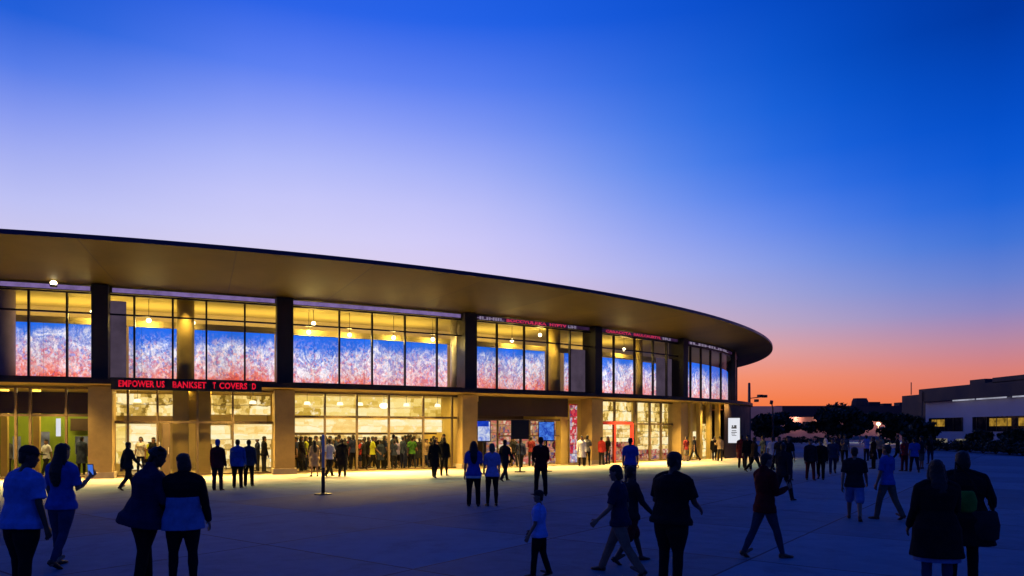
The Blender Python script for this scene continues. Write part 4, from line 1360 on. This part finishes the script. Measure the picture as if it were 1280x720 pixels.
person('boy in a cap with pale blue shirt walking at front centre', 674, 9.6, 1.17, 75, 'mid', 'cap', 'dark', 'paper', 'black', 'short', 'tshirt', leg='trousers', girth=1.2,
       L=(10, 6), Rr=(-8, 10), aL=(6, 8, 22), aR=(10, 8, 30), head=(20, 0), eyes=True, voxel=.007)
w7 = person('woman in navy top and beige trousers striding left at front', 775, 9.75, 1.58, 62, 'mid', 'bob', 'dark', 'navy', 'beige', 'short', 'tshirt', leg='trousers', female=True, girth=1.08,
            lean=3, L=(-22, 14), Rr=(27, 4), aL=(14, 10, 35), aR=(-8, 10, 30), head=(10, 8), voxel=.008, eyes=True)
person('person in dark red shorts half hidden behind the striding woman', 788, 10.6, 1.50, -70, 'deep', 'short', 'dark', 'charcoal', 'maroon', 'long', 'tshirt', leg='shorts', girth=1.05, **WALK)
person('big man in black shirt standing with hands together at front', 839, 8.9, 1.72, -52, 'deep', 'short', 'dark', 'black', 'black', 'short', 'shirt', girth=1.48, lean=3,
       aL=(6, 14, 48, 34), aR=(20, 10, 50, 30), head=(-22, 6), L=(3, 4), Rr=(-3, 3), spread=5, voxel=.009)
person('man in dark red hooded jacket walking right', 956, 11.0, 1.67, -72, 'mid', 'short', 'dark', 'darkred', 'slate', 'long', 'jacket', leg='slim', L=(-18, 10), Rr=(20, 4),
       aL=(10, 6, 30), aR=(14, 6, 95, 20), head=(-5, 8), shoe=M_SHOEB, voxel=.008)
person('man in dark top and pale shorts walking, left of the pair', 1068, 15.6, 1.66, -28, 'mid', 'short', 'dark', 'charcoal', 'paleblue', 'short', 'tshirt', leg='shorts', shoe=M_SHOEB, girth=1.1, **WALK)
person('man in bright blue shirt and khaki trousers walking, right of the pair', 1109, 15.7, 1.68, 30, 'mid', 'short', 'brown', 'blue', 'khaki', 'short', 'tshirt', leg='trousers', shoe=M_SHOEB, spread=7, L=(14, 6), Rr=(-14, 12))
person('woman with long dark hair in black jacket close at the right', 1171, 8.4, 1.64, -15, 'deep', 'long', 'dark', 'black', 'denim', 'long', 'coat', leg='slim', female=True, girth=1.28,
       aL=(10, 10, 22), aR=(18, 10, 50), head=(-10, 3), undershirt='paleblue', voxel=.008)
m13 = person('person in black coat with a green bag behind the long haired woman', 1203, 9.2, 1.72, -20, 'deep', 'bob', 'dark', 'black', 'black', 'long', 'coat', girth=1.38, hemflare=.15, aL=(6, 10, 20), aR=(2, 24, 62, 10), voxel=.009)

# ---- middle distance
Yk = foot_Y(633)
person('woman in royal blue vest with white hem standing with a friend', 592, Yk, 1.70, 5, 'mid', 'long', 'dark', 'royal', 'black', 'short', 'tshirt', female=True, undershirt='white', girth=1.08, aR=(20, 6, 90, 20), L=(3, 2))
person('woman with blond hair in lavender top beside the blue vest', 615, Yk + .1, 1.64, 14, 'light', 'bob', 'blond', 'lavender', 'black', 'short', 'tshirt', leg='slim', female=True, aL=(15, 6, 70, 20))
person('dark clad person striding behind the woman in lavender', 631, 27.5, 1.66, -40, 'mid', 'short', 'dark', 'charcoal', 'charcoal', 'long', 'jacket', **WALK)
person('man in dark red shirt standing alone before the blue display', 676, foot_Y(620), 1.78, 4, 'mid', 'short', 'dark', 'darkred', 'black', 'long', 'shirt', aL=(14, 8, 60, 20), aR=(14, 8, 60, 20), spread=5)
person('man in blue shirt standing beyond the striding woman', 788, foot_Y(611), 1.72, -12, 'mid', 'short', 'dark', 'royal', 'navy', 'short', 'tshirt', girth=1.15, spread=5)
person('dark figure in long shirt walking alone by the first pier', 160, foot_Y(612), 1.64, -30, 'mid', 'short', 'dark', 'charcoal', 'charcoal', 'long', 'jacket', **WALK)
person('person in blue knitted hat and maroon jacket facing the bright entrance', 272, foot_Y(613), 1.66, 0, 'mid', 'beanie', 'blue', 'maroon', 'charcoal', 'long', 'jacket')
person('person in blue jacket, left of the two friends facing the entrance', 297, foot_Y(610), 1.66, 6, 'mid', 'short', 'dark', 'blue', 'black', 'long', 'jacket', girth=1.08)
person('person in dark slate jacket, right of the two friends facing the entrance', 311, foot_Y(608), 1.64, 10, 'mid', 'short', 'dark', 'slate', 'black', 'long', 'jacket')
person('person in long black coat outside the concession hall', 543, foot_Y(597), 1.66, -10, 'mid', 'short', 'dark', 'black', 'black', 'long', 'coat', **WALK)
person('thin person in black right beside the long black coat', 555, foot_Y(594.5), 1.66, -5, 'mid', 'short', 'dark', 'black', 'black', 'long', 'jacket', leg='slim')
person('person in dark flared skirt near the slim post', 393, foot_Y(595.5), 1.55, 30, 'mid', 'long', 'dark', 'tan', 'brown', 'long', 'dress', leg='none', female=True, hemflare=.25, L=(6, 4), Rr=(-6, 6))
person('person in white top just right of the slim post', 412, foot_Y(595.5), 1.66, -30, 'mid', 'short', 'dark', 'white', 'black', 'short', 'shirt', **WALK)
person('person in loose black coat by the glass, near the white top', 428, foot_Y(595.5), 1.62, 20, 'mid', 'short', 'dark', 'black', 'black', 'long', 'coat', hemflare=.1)
person('dark walker just behind the man in dark red hooded jacket', 979, foot_Y(626), 1.66, -50, 'mid', 'short', 'dark', 'charcoal', 'charcoal', 'long', 'jacket', **WALK2)
person('left figure of the close couple walking far off', 1013, foot_Y(600), 1.62, 170, 'mid', 'short', 'dark', 'charcoal', 'maroon', 'long', 'jacket', L=(8, 6), Rr=(-6, 6), eyes=True)
person('right figure of the close couple walking far off', 1026, foot_Y(599), 1.64, 150, 'mid', 'short', 'dark', 'black', 'black', 'long', 'jacket', eyes=True, **WALK)
person('distant person in slate blue jacket right of the couple', 1041, foot_Y(592), 1.66, 160, 'mid', 'short', 'brown', 'slate', 'navy', 'long', 'jacket', **WALK2)
person('distant person in red top right of the bright blue shirt', 1131, foot_Y(589), 1.62, 20, 'mid', 'short', 'dark', 'red', 'maroon', 'short', 'tshirt', L=(6, 4))
person('distant person in pale blue shirt next to the red top', 1143, foot_Y(590), 1.66, -20, 'mid', 'short', 'dark', 'blue', 'charcoal', 'short', 'tshirt', **WALK)

# ---- things people hold
hp_ = hand_pos(w2, 1)
phn = empty('phone', hp_ + Vector((.0, .02, .05)), 'blue lit phone held up by the woman with long black hair', 'phone')
pm = Vector(phn.location)
MB().box(pm + Vector((0, .005, .06)), (.09, .012, .17), -.1, .15).build('case', M_black, phn, bevel=.004)
MB().box(pm + Vector((0, -.004, .06)), (.078, .004, .15), -.1, .15).build('screen', glow('phone_screen', (.08, .22, .9), .7), phn)
bl = Vector((px_x(1209, 8.72), 8.72, .98))
bg = empty('shoulder_bag', bl, 'green shoulder bag hanging at the side of the person in black coat', 'bag')
sb = MB(); sb.loft([(bl + Vector((0, 0, z)), (w, 0, 0), (0, d, 0)) for z, w, d in ((0, .07, .05), (.03, .11, .07), (.14, .12, .065), (.24, .09, .045), (.26, .07, .03))], 18)
sb.build('pouch', C('green'), bg, smooth=True)
MB().tube([bl + Vector((-.11, 0, .28)), bl + Vector((-.10, .08, .46)), bl + Vector((-.02, .20, .60)), bl + Vector((.09, .1, .44)), bl + Vector((.11, 0, .28))], .012, 8).build('strap', C('black'), bg)

tl = Vector((px_x(1230, 9.0), 9.0, .58))
tb_ = empty('tote_bag', tl, 'big dark tote bag on the arm of the person in black coat', 'bag')
q = MB(); q.loft([(tl + Vector((0, 0, z)), (w, 0, 0), (0, d, 0)) for z, w, d in ((0, .13, .08), (.03, .18, .11), (.2, .20, .10), (.36, .17, .06), (.38, .15, .04))], 18)
q.build('pouch', C('charcoal'), tb_, smooth=True)
MB().tube([tl + Vector((-.13, 0, .37)), tl + Vector((-.09, .01, .58)), tl + Vector((.06, .01, .58)), tl + Vector((.12, 0, .37))], .014, 8).build('handle', C('black'), tb_)
# ---- crowd: nine prototypes, every copy a person of its own
GRP = 'crowd inside the glazed concession hall'
LBL = 'dark clad person in the packed crowd behind the bright lobby glass'
protos = []
kinds = [dict(top='black', legs='charcoal', sleeve='long', garment='jacket'), dict(top='navy', legs='black', sleeve='short', garment='tshirt', **WALK),
         dict(top='charcoal', legs='black', sleeve='long', garment='coat'), dict(top='slate', legs='navy', leg='slim', female=True, hair='long', sleeve='short', garment='tshirt'),
         dict(top='black', legs='black', sleeve='long', garment='jacket', girth=1.15, **WALK2), dict(top='grey', legs='black', leg='slim', female=True, hair='bob', garment='tshirt', aR=(20, 8, 90, 20)),
         dict(top='charcoal', legs='khaki', leg='shorts', garment='tshirt', spread=5), dict(top='navy', legs='charcoal', garment='shirt', sleeve='long', aL=(30, 10, 80, 10))]


def copy_person(src, label, x, y, rz, s, group=None, tops=None, legc=None, z=0.0):
    r = src.copy(); col.objects.link(r)
    r.location = (x, y, z); r.rotation_euler = (0, 0, rz); r.scale = (s, s, s)
    r['label'] = label; r['category'] = 'person'
    if group: r['group'] = group
    elif 'group' in r: del r['group']
    for ch in src.children:
        c = ch.copy(); col.objects.link(c); c.parent = r
        nm = c.name.split('.')[0]
        if tops and nm in ('shirt', 'jacket', 'coat', 'dress', 'vest'): c.material_slots[0].material = C(tops)
        if legc and nm in ('trousers', 'shorts'): c.material_slots[0].material = C(legc)
    return r


rnd = random.Random(21)
slots = [(364 + i * 6.1 + rnd.uniform(-2, 2)) for i in range(32)] + [362 + i * 7.1 + rnd.uniform(-3, 3) for i in range(28)]
for i, px in enumerate(slots):
    off = (-.9 - rnd.random() * 2.2) if i < 32 else (-2.6 - rnd.random() * 1.8)
    ph = phi_at(px, off); p = fp(ph, off)
    z = .032
    rz = ftan(ph) + rnd.choice((0, 0, PI, 1.5, -1.5)) + rnd.uniform(-.4, .4)
    special = {3: ('neon', 'person in neon yellow top inside the hall, nearest the left pier'), 9: ('white', 'person in white top deep in the crowd behind the glass'),
               14: ('red', 'person in dark red jacket in the middle of the lobby crowd'), 17: ('neon', 'person in neon yellow jacket at the centre of the lobby crowd'),
               22: ('lavender', 'person in lavender top among the lobby crowd'), 28: ('tan', 'person in tan top at the right end of the lobby crowd'), 25: ('green', 'person in green top right of centre in the lobby crowd'), 12: ('maroon', 'person in maroon top left of centre in the lobby crowd'), 6: ('royal', 'person in royal blue top near the left pier of the hall')}.get(i)
    if i < 8:
        k = dict(kinds[i]); hair = k.pop('hair', 'short')
        if special: k['top'] = special[0]
        q = person(special[1] if special else LBL, 0, p.y, 1.66, math.degrees(rz), 'mid', hair, 'dark', x=p.x, group=GRP, voxel=.012, **k)
        q.location.z = z
        protos.append(q)
    else:
        copy_person(protos[i % 8], special[1] if special else LBL, p.x, p.y, rz, rnd.uniform(.86, 1.06), GRP, special[0] if special else rnd.choice(('black', 'navy', 'charcoal', 'black', 'slate')),
                    rnd.choice(('black', 'charcoal', 'navy')), z)
# other entrances
G2, G3 = 'people inside the left entrances', 'people by the shop entrances at right'
for i, (px, off, tp, lb) in enumerate(((8, -2.6, 'grey', 'person in grey inside the dim green entrance at far left'), (58, -2.8, 'white', 'person in white inside the dim green entrance'),
                                       (102, -2.4, 'slate', 'person in slate jacket inside the green entrance by the first pier'), (176, -2.0, 'white', 'person in white behind the glass under the ticker'),
                                       (187, -2.6, 'neon', 'person in neon yellow under the left end of the ticker'), (192, -1.8, 'black', 'person in black inside the left bright entrance'),
                                       (258, -.9, 'maroon', 'person in maroon stepping out of the bright entrance'), (322, -2.2, 'navy', 'person in navy behind glass left of the second pier'),
                                       (330, -1.4, 'black', 'person in black behind glass left of the second pier'))):
    ph = phi_at(px, off); p = fp(ph, off)
    copy_person(protos[i % 8], lb, p.x, p.y, rnd.uniform(-1, 1) + (PI if i % 2 else 0), rnd.uniform(.94, 1.03), G2, tp, None, .032)
for i, (px, off, tp, lb) in enumerate(((642, -.2, 'black', 'person in black before the dark entrance gates'), (651, .5, 'navy', 'person in navy under the switched off display'), (664, -.2, 'maroon', 'person in maroon at the dark entrance gates'),
                                       (727, 1.2, 'white', 'person in white beside the red banner'), (734, 1.0, 'grey', 'person in grey at the foot of the fourth pier'),
                                       (752, .7, 'red', 'person in red at the red framed shop entrance'), (760, .3, 'black', 'person in black at the red framed shop entrance'),
                                       (858, 1.2, 'maroon', 'person in maroon by the last ground pier'), (868, 1.0, 'charcoal', 'person in charcoal between the end columns'), (893, 1.6, 'black', 'person in black left of the white poster'),
                                       (900, 2.4, 'tan', 'person in tan jacket below the white poster'))):
    ph = phi_at(px, off); p = fp(ph, off)
    copy_person(protos[(i * 3 + 1) % 8], lb, p.x, p.y, rnd.uniform(-1, 1) + (PI if i % 3 == 0 else 0), rnd.uniform(.93, 1.03), G3, tp, None, .032 if off < 0 else 0)
# loose crowd on the plaza at right
G4 = 'distant people on the plaza at right'
for i, (px, py, tp, lb) in enumerate(((927, 585, 'maroon', 'far person in maroon nearest the poster'), (935, 588, 'black', 'far person in black right of the one in maroon'), (943, 590, 'brown', 'far person in brown behind the hooded jacket'),
                                      (966, 588, 'white', 'far person in white top above the hooded jacket'), (974, 592, 'charcoal', 'far person in charcoal under the small round tree'), (985, 600, 'black', 'far person in black, last right of the group under the small tree'),
                                      (1050, 578, 'navy', 'tiny far person in navy below the widest tree'), (1056, 580, 'grey', 'tiny far person in grey below the widest tree'), (1092, 586, 'black', 'thin far person in black between the walking pair'),
                                      (1083, 576, 'lavender', 'tiny far person in lavender left of the blue shirt'), (1100, 574, 'tan', 'tiny far person in tan under the street lamp'), (1122, 577, 'charcoal', 'tiny far person in charcoal left of the red top'),
                                      (1152, 586, 'charcoal', 'far person in charcoal right of the pale blue shirt'), (1163, 580, 'black', 'tiny far person in black before the low dense tree'), (1032, 574, 'white', 'tiny far person in white beside the couple'),
                                      (954, 580, 'slate', 'tiny far person in slate beneath the small round tree'))):
    Y = foot_Y(py)
    copy_person(protos[(i * 5 + 2) % 8], lb, px_x(px, Y), Y, rnd.uniform(-3, 3), rnd.uniform(.96, 1.06), G4, tp, None, 0)

# ================================================================== SKY
w = bpy.data.worlds.new('World'); scn.world = w
w.use_nodes = True
W = NT.__new__(NT); W.t = w.node_tree; W.t.nodes.clear()
out = W.t.nodes.new('ShaderNodeOutputWorld')
tc = W.n('TexCoord'); s = W.n('SeparateXYZ'); W.l(tc.outputs['Generated'], s.inputs[0])
hx = W.math('SQRT', W.math('ADD', W.math('MULTIPLY', s.outputs[0], s.outputs[0]), W.math('MULTIPLY', s.outputs[1], s.outputs[1])))
te = W.math('DIVIDE', s.outputs[2], W.math('MAXIMUM', hx, .02))
el = W.math('ARCTANGENT', te)
fac = W.math('DIVIDE', el, PI / 2, clamp=True)
az = W.math('ARCTAN2', s.outputs[0], s.outputs[1])
colsky = {
    30: [(0, (10, 85, 205)), (60, (58, 112, 222)), (110, (105, 135, 232)), (160, (146, 162, 234)), (220, (180, 188, 238)), (275, (206, 206, 241)), (400, (232, 205, 205)), (500, (240, 175, 120)), (537, (235, 150, 80))],
    310: [(0, (48, 104, 230)), (60, (92, 130, 240)), (120, (148, 164, 245)), (180, (184, 194, 246)), (240, (213, 211, 246)), (300, (226, 221, 243)), (420, (240, 205, 190)), (500, (250, 165, 100)), (537, (245, 140, 70))],
    640: [(0, (20, 93, 225)), (60, (50, 110, 233)), (120, (100, 137, 240)), (180, (140, 163, 243)), (240, (184, 193, 245)), (300, (210, 207, 245)), (340, (220, 214, 244)), (430, (240, 180, 165)), (500, (250, 130, 80)), (537, (245, 110, 55))],
    1020: [(0, (0, 72, 192)), (100, (0, 88, 214)), (200, (26, 100, 226)), (260, (82, 124, 235)), (330, (142, 156, 230)), (400, (190, 170, 208)), (440, (230, 160, 160)), (470, (248, 142, 106)), (500, (250, 126, 66)), (537, (240, 108, 45))],
    1240: [(0, (0, 46, 145)), (100, (0, 68, 184)), (200, (0, 83, 208)), (270, (22, 97, 216)), (330, (84, 121, 212)), (390, (138, 132, 198)), (430, (184, 132, 160)), (475, (226, 122, 106)), (537, (220, 100, 70))]}
xs_ = sorted(colsky)
azs = np.array([math.atan((x - 640) / F) for x in xs_])
eg = np.linspace(0, PI / 2, 181)
rows = []
for x in xs_:
    h = math.hypot(1, (x - 640) / F)
    st = sorted((math.atan((HZ - y) / F / h), c) for y, c in colsky[x])
    st += [(st[-1][0] + .30, (4, 58, 172)), (PI / 2, (0, 36, 125))]
    e_ = [q[0] for q in st]
    rows.append([np.interp(eg, e_, [min(255, q[1][k] * (((.96, .965, 1.02) if x < 640 else ((.985, .965, 1.01) if x == 640 else (.93, .99, 1.0)))[k] if q[1][2] > q[1][0] else 1)) for q in st]) for k in range(3)])
rows = np.array(rows)                                        # column, channel, elevation
ag = np.linspace(azs[0], azs[-1], 61)
grid = np.array([[[np.interp(a_, azs, rows[:, k, j]) for j in range(181)] for k in range(3)] for a_ in ag])
def blur(g_, ax, sg):
    n_ = int(sg * 3); kx = np.exp(-.5 * (np.arange(-n_, n_ + 1) / sg) ** 2); kx /= kx.sum()
    pad = [(0, 0)] * 3; pad[ax] = (n_, n_)
    return np.apply_along_axis(lambda v_: np.convolve(v_, kx, 'valid'), ax, np.pad(g_, pad, mode='edge'))
grid = blur(blur(grid, 0, 4.5), 2, 2.0)
ramps = []
for i in range(0, 61, 4):
    st = [(float(eg[j] / (PI / 2)), lin(tuple(grid[i, :, j]))) for j in (0, 4, 8, 12, 16, 20, 25, 30, 35, 40, 46, 52, 60, 70, 85, 110, 140, 180)]
    ramps.append((float(ag[i]), W.ramp(fac, st)))
backr = W.ramp(fac, [(0, lin((58, 66, 120))), (.15, lin((40, 64, 140))), (.4, lin((14, 56, 150))), (1, lin((0, 38, 128)))])
ramps = [(-1.9, backr)] + ramps + [(1.7, backr)]
acc = ramps[0][1]
for (a0, _), (a1, r) in zip(ramps, ramps[1:]):
    mr = W.n('MapRange', interpolation_type='SMOOTHSTEP' if (a1 - a0) > .6 else 'LINEAR')
    mr.inputs['From Min'].default_value = a0; mr.inputs['From Max'].default_value = a1
    W.l(az, mr.inputs['Value'])
    acc = W.mix(mr.outputs[0], acc, r)
# faint uneven haze so that the gradient is not perfectly clean
hz_ = W.noise(2.2, W.mapping(tc.outputs['Generated'], (1, 1, 3.5)), 4, .55)
acc = W.mix(1.0, acc, W.ramp(hz_, [(.3, .985), (.7, 1.015)]), 'MULTIPLY')
bgn = W.n('Background'); W.l(acc, bgn.inputs['Color']); bgn.inputs['Strength'].default_value = 1.0
sky = W.n('TexSky', sky_type='NISHITA'); sky.sun_disc = False; sky.sun_elevation = R(-4); sky.sun_rotation = R(20)
bg2 = W.n('Background'); W.l(sky.outputs[0], bg2.inputs['Color']); bg2.inputs['Strength'].default_value = .002
ad = W.n('AddShader'); W.l(bgn.outputs[0], ad.inputs[0]); W.l(bg2.outputs[0], ad.inputs[1])
W.l(ad.outputs[0], out.inputs[0])

# ================================================================== CAMERA
cam = bpy.data.cameras.new('camera'); co = bpy.data.objects.new('camera', cam); col.objects.link(co)
co.location = (0, 0, CZ); co.rotation_euler = (PI / 2, 0, 0)
cam.sensor_width = 36; cam.lens = F / 1280 * 36
cam.shift_y = (HZ - 360) / 1280
cam.clip_end = 4000
scn.camera = co
for o in list(bpy.data.objects):
    if '_wr' in o: del o['_wr']
scn.view_settings.view_transform = 'Standard'; scn.view_settings.look = 'None'; scn.view_settings.exposure = 0
scn.render.engine = 'CYCLES'
scn.cycles.use_denoising = True
scn.cycles.max_bounces = 6; scn.cycles.diffuse_bounces = 3; scn.cycles.transparent_max_bounces = 12
scn.cycles.sample_clamp_indirect = 4.0
scn.cycles.caustics_reflective = False; scn.cycles.caustics_refractive = False
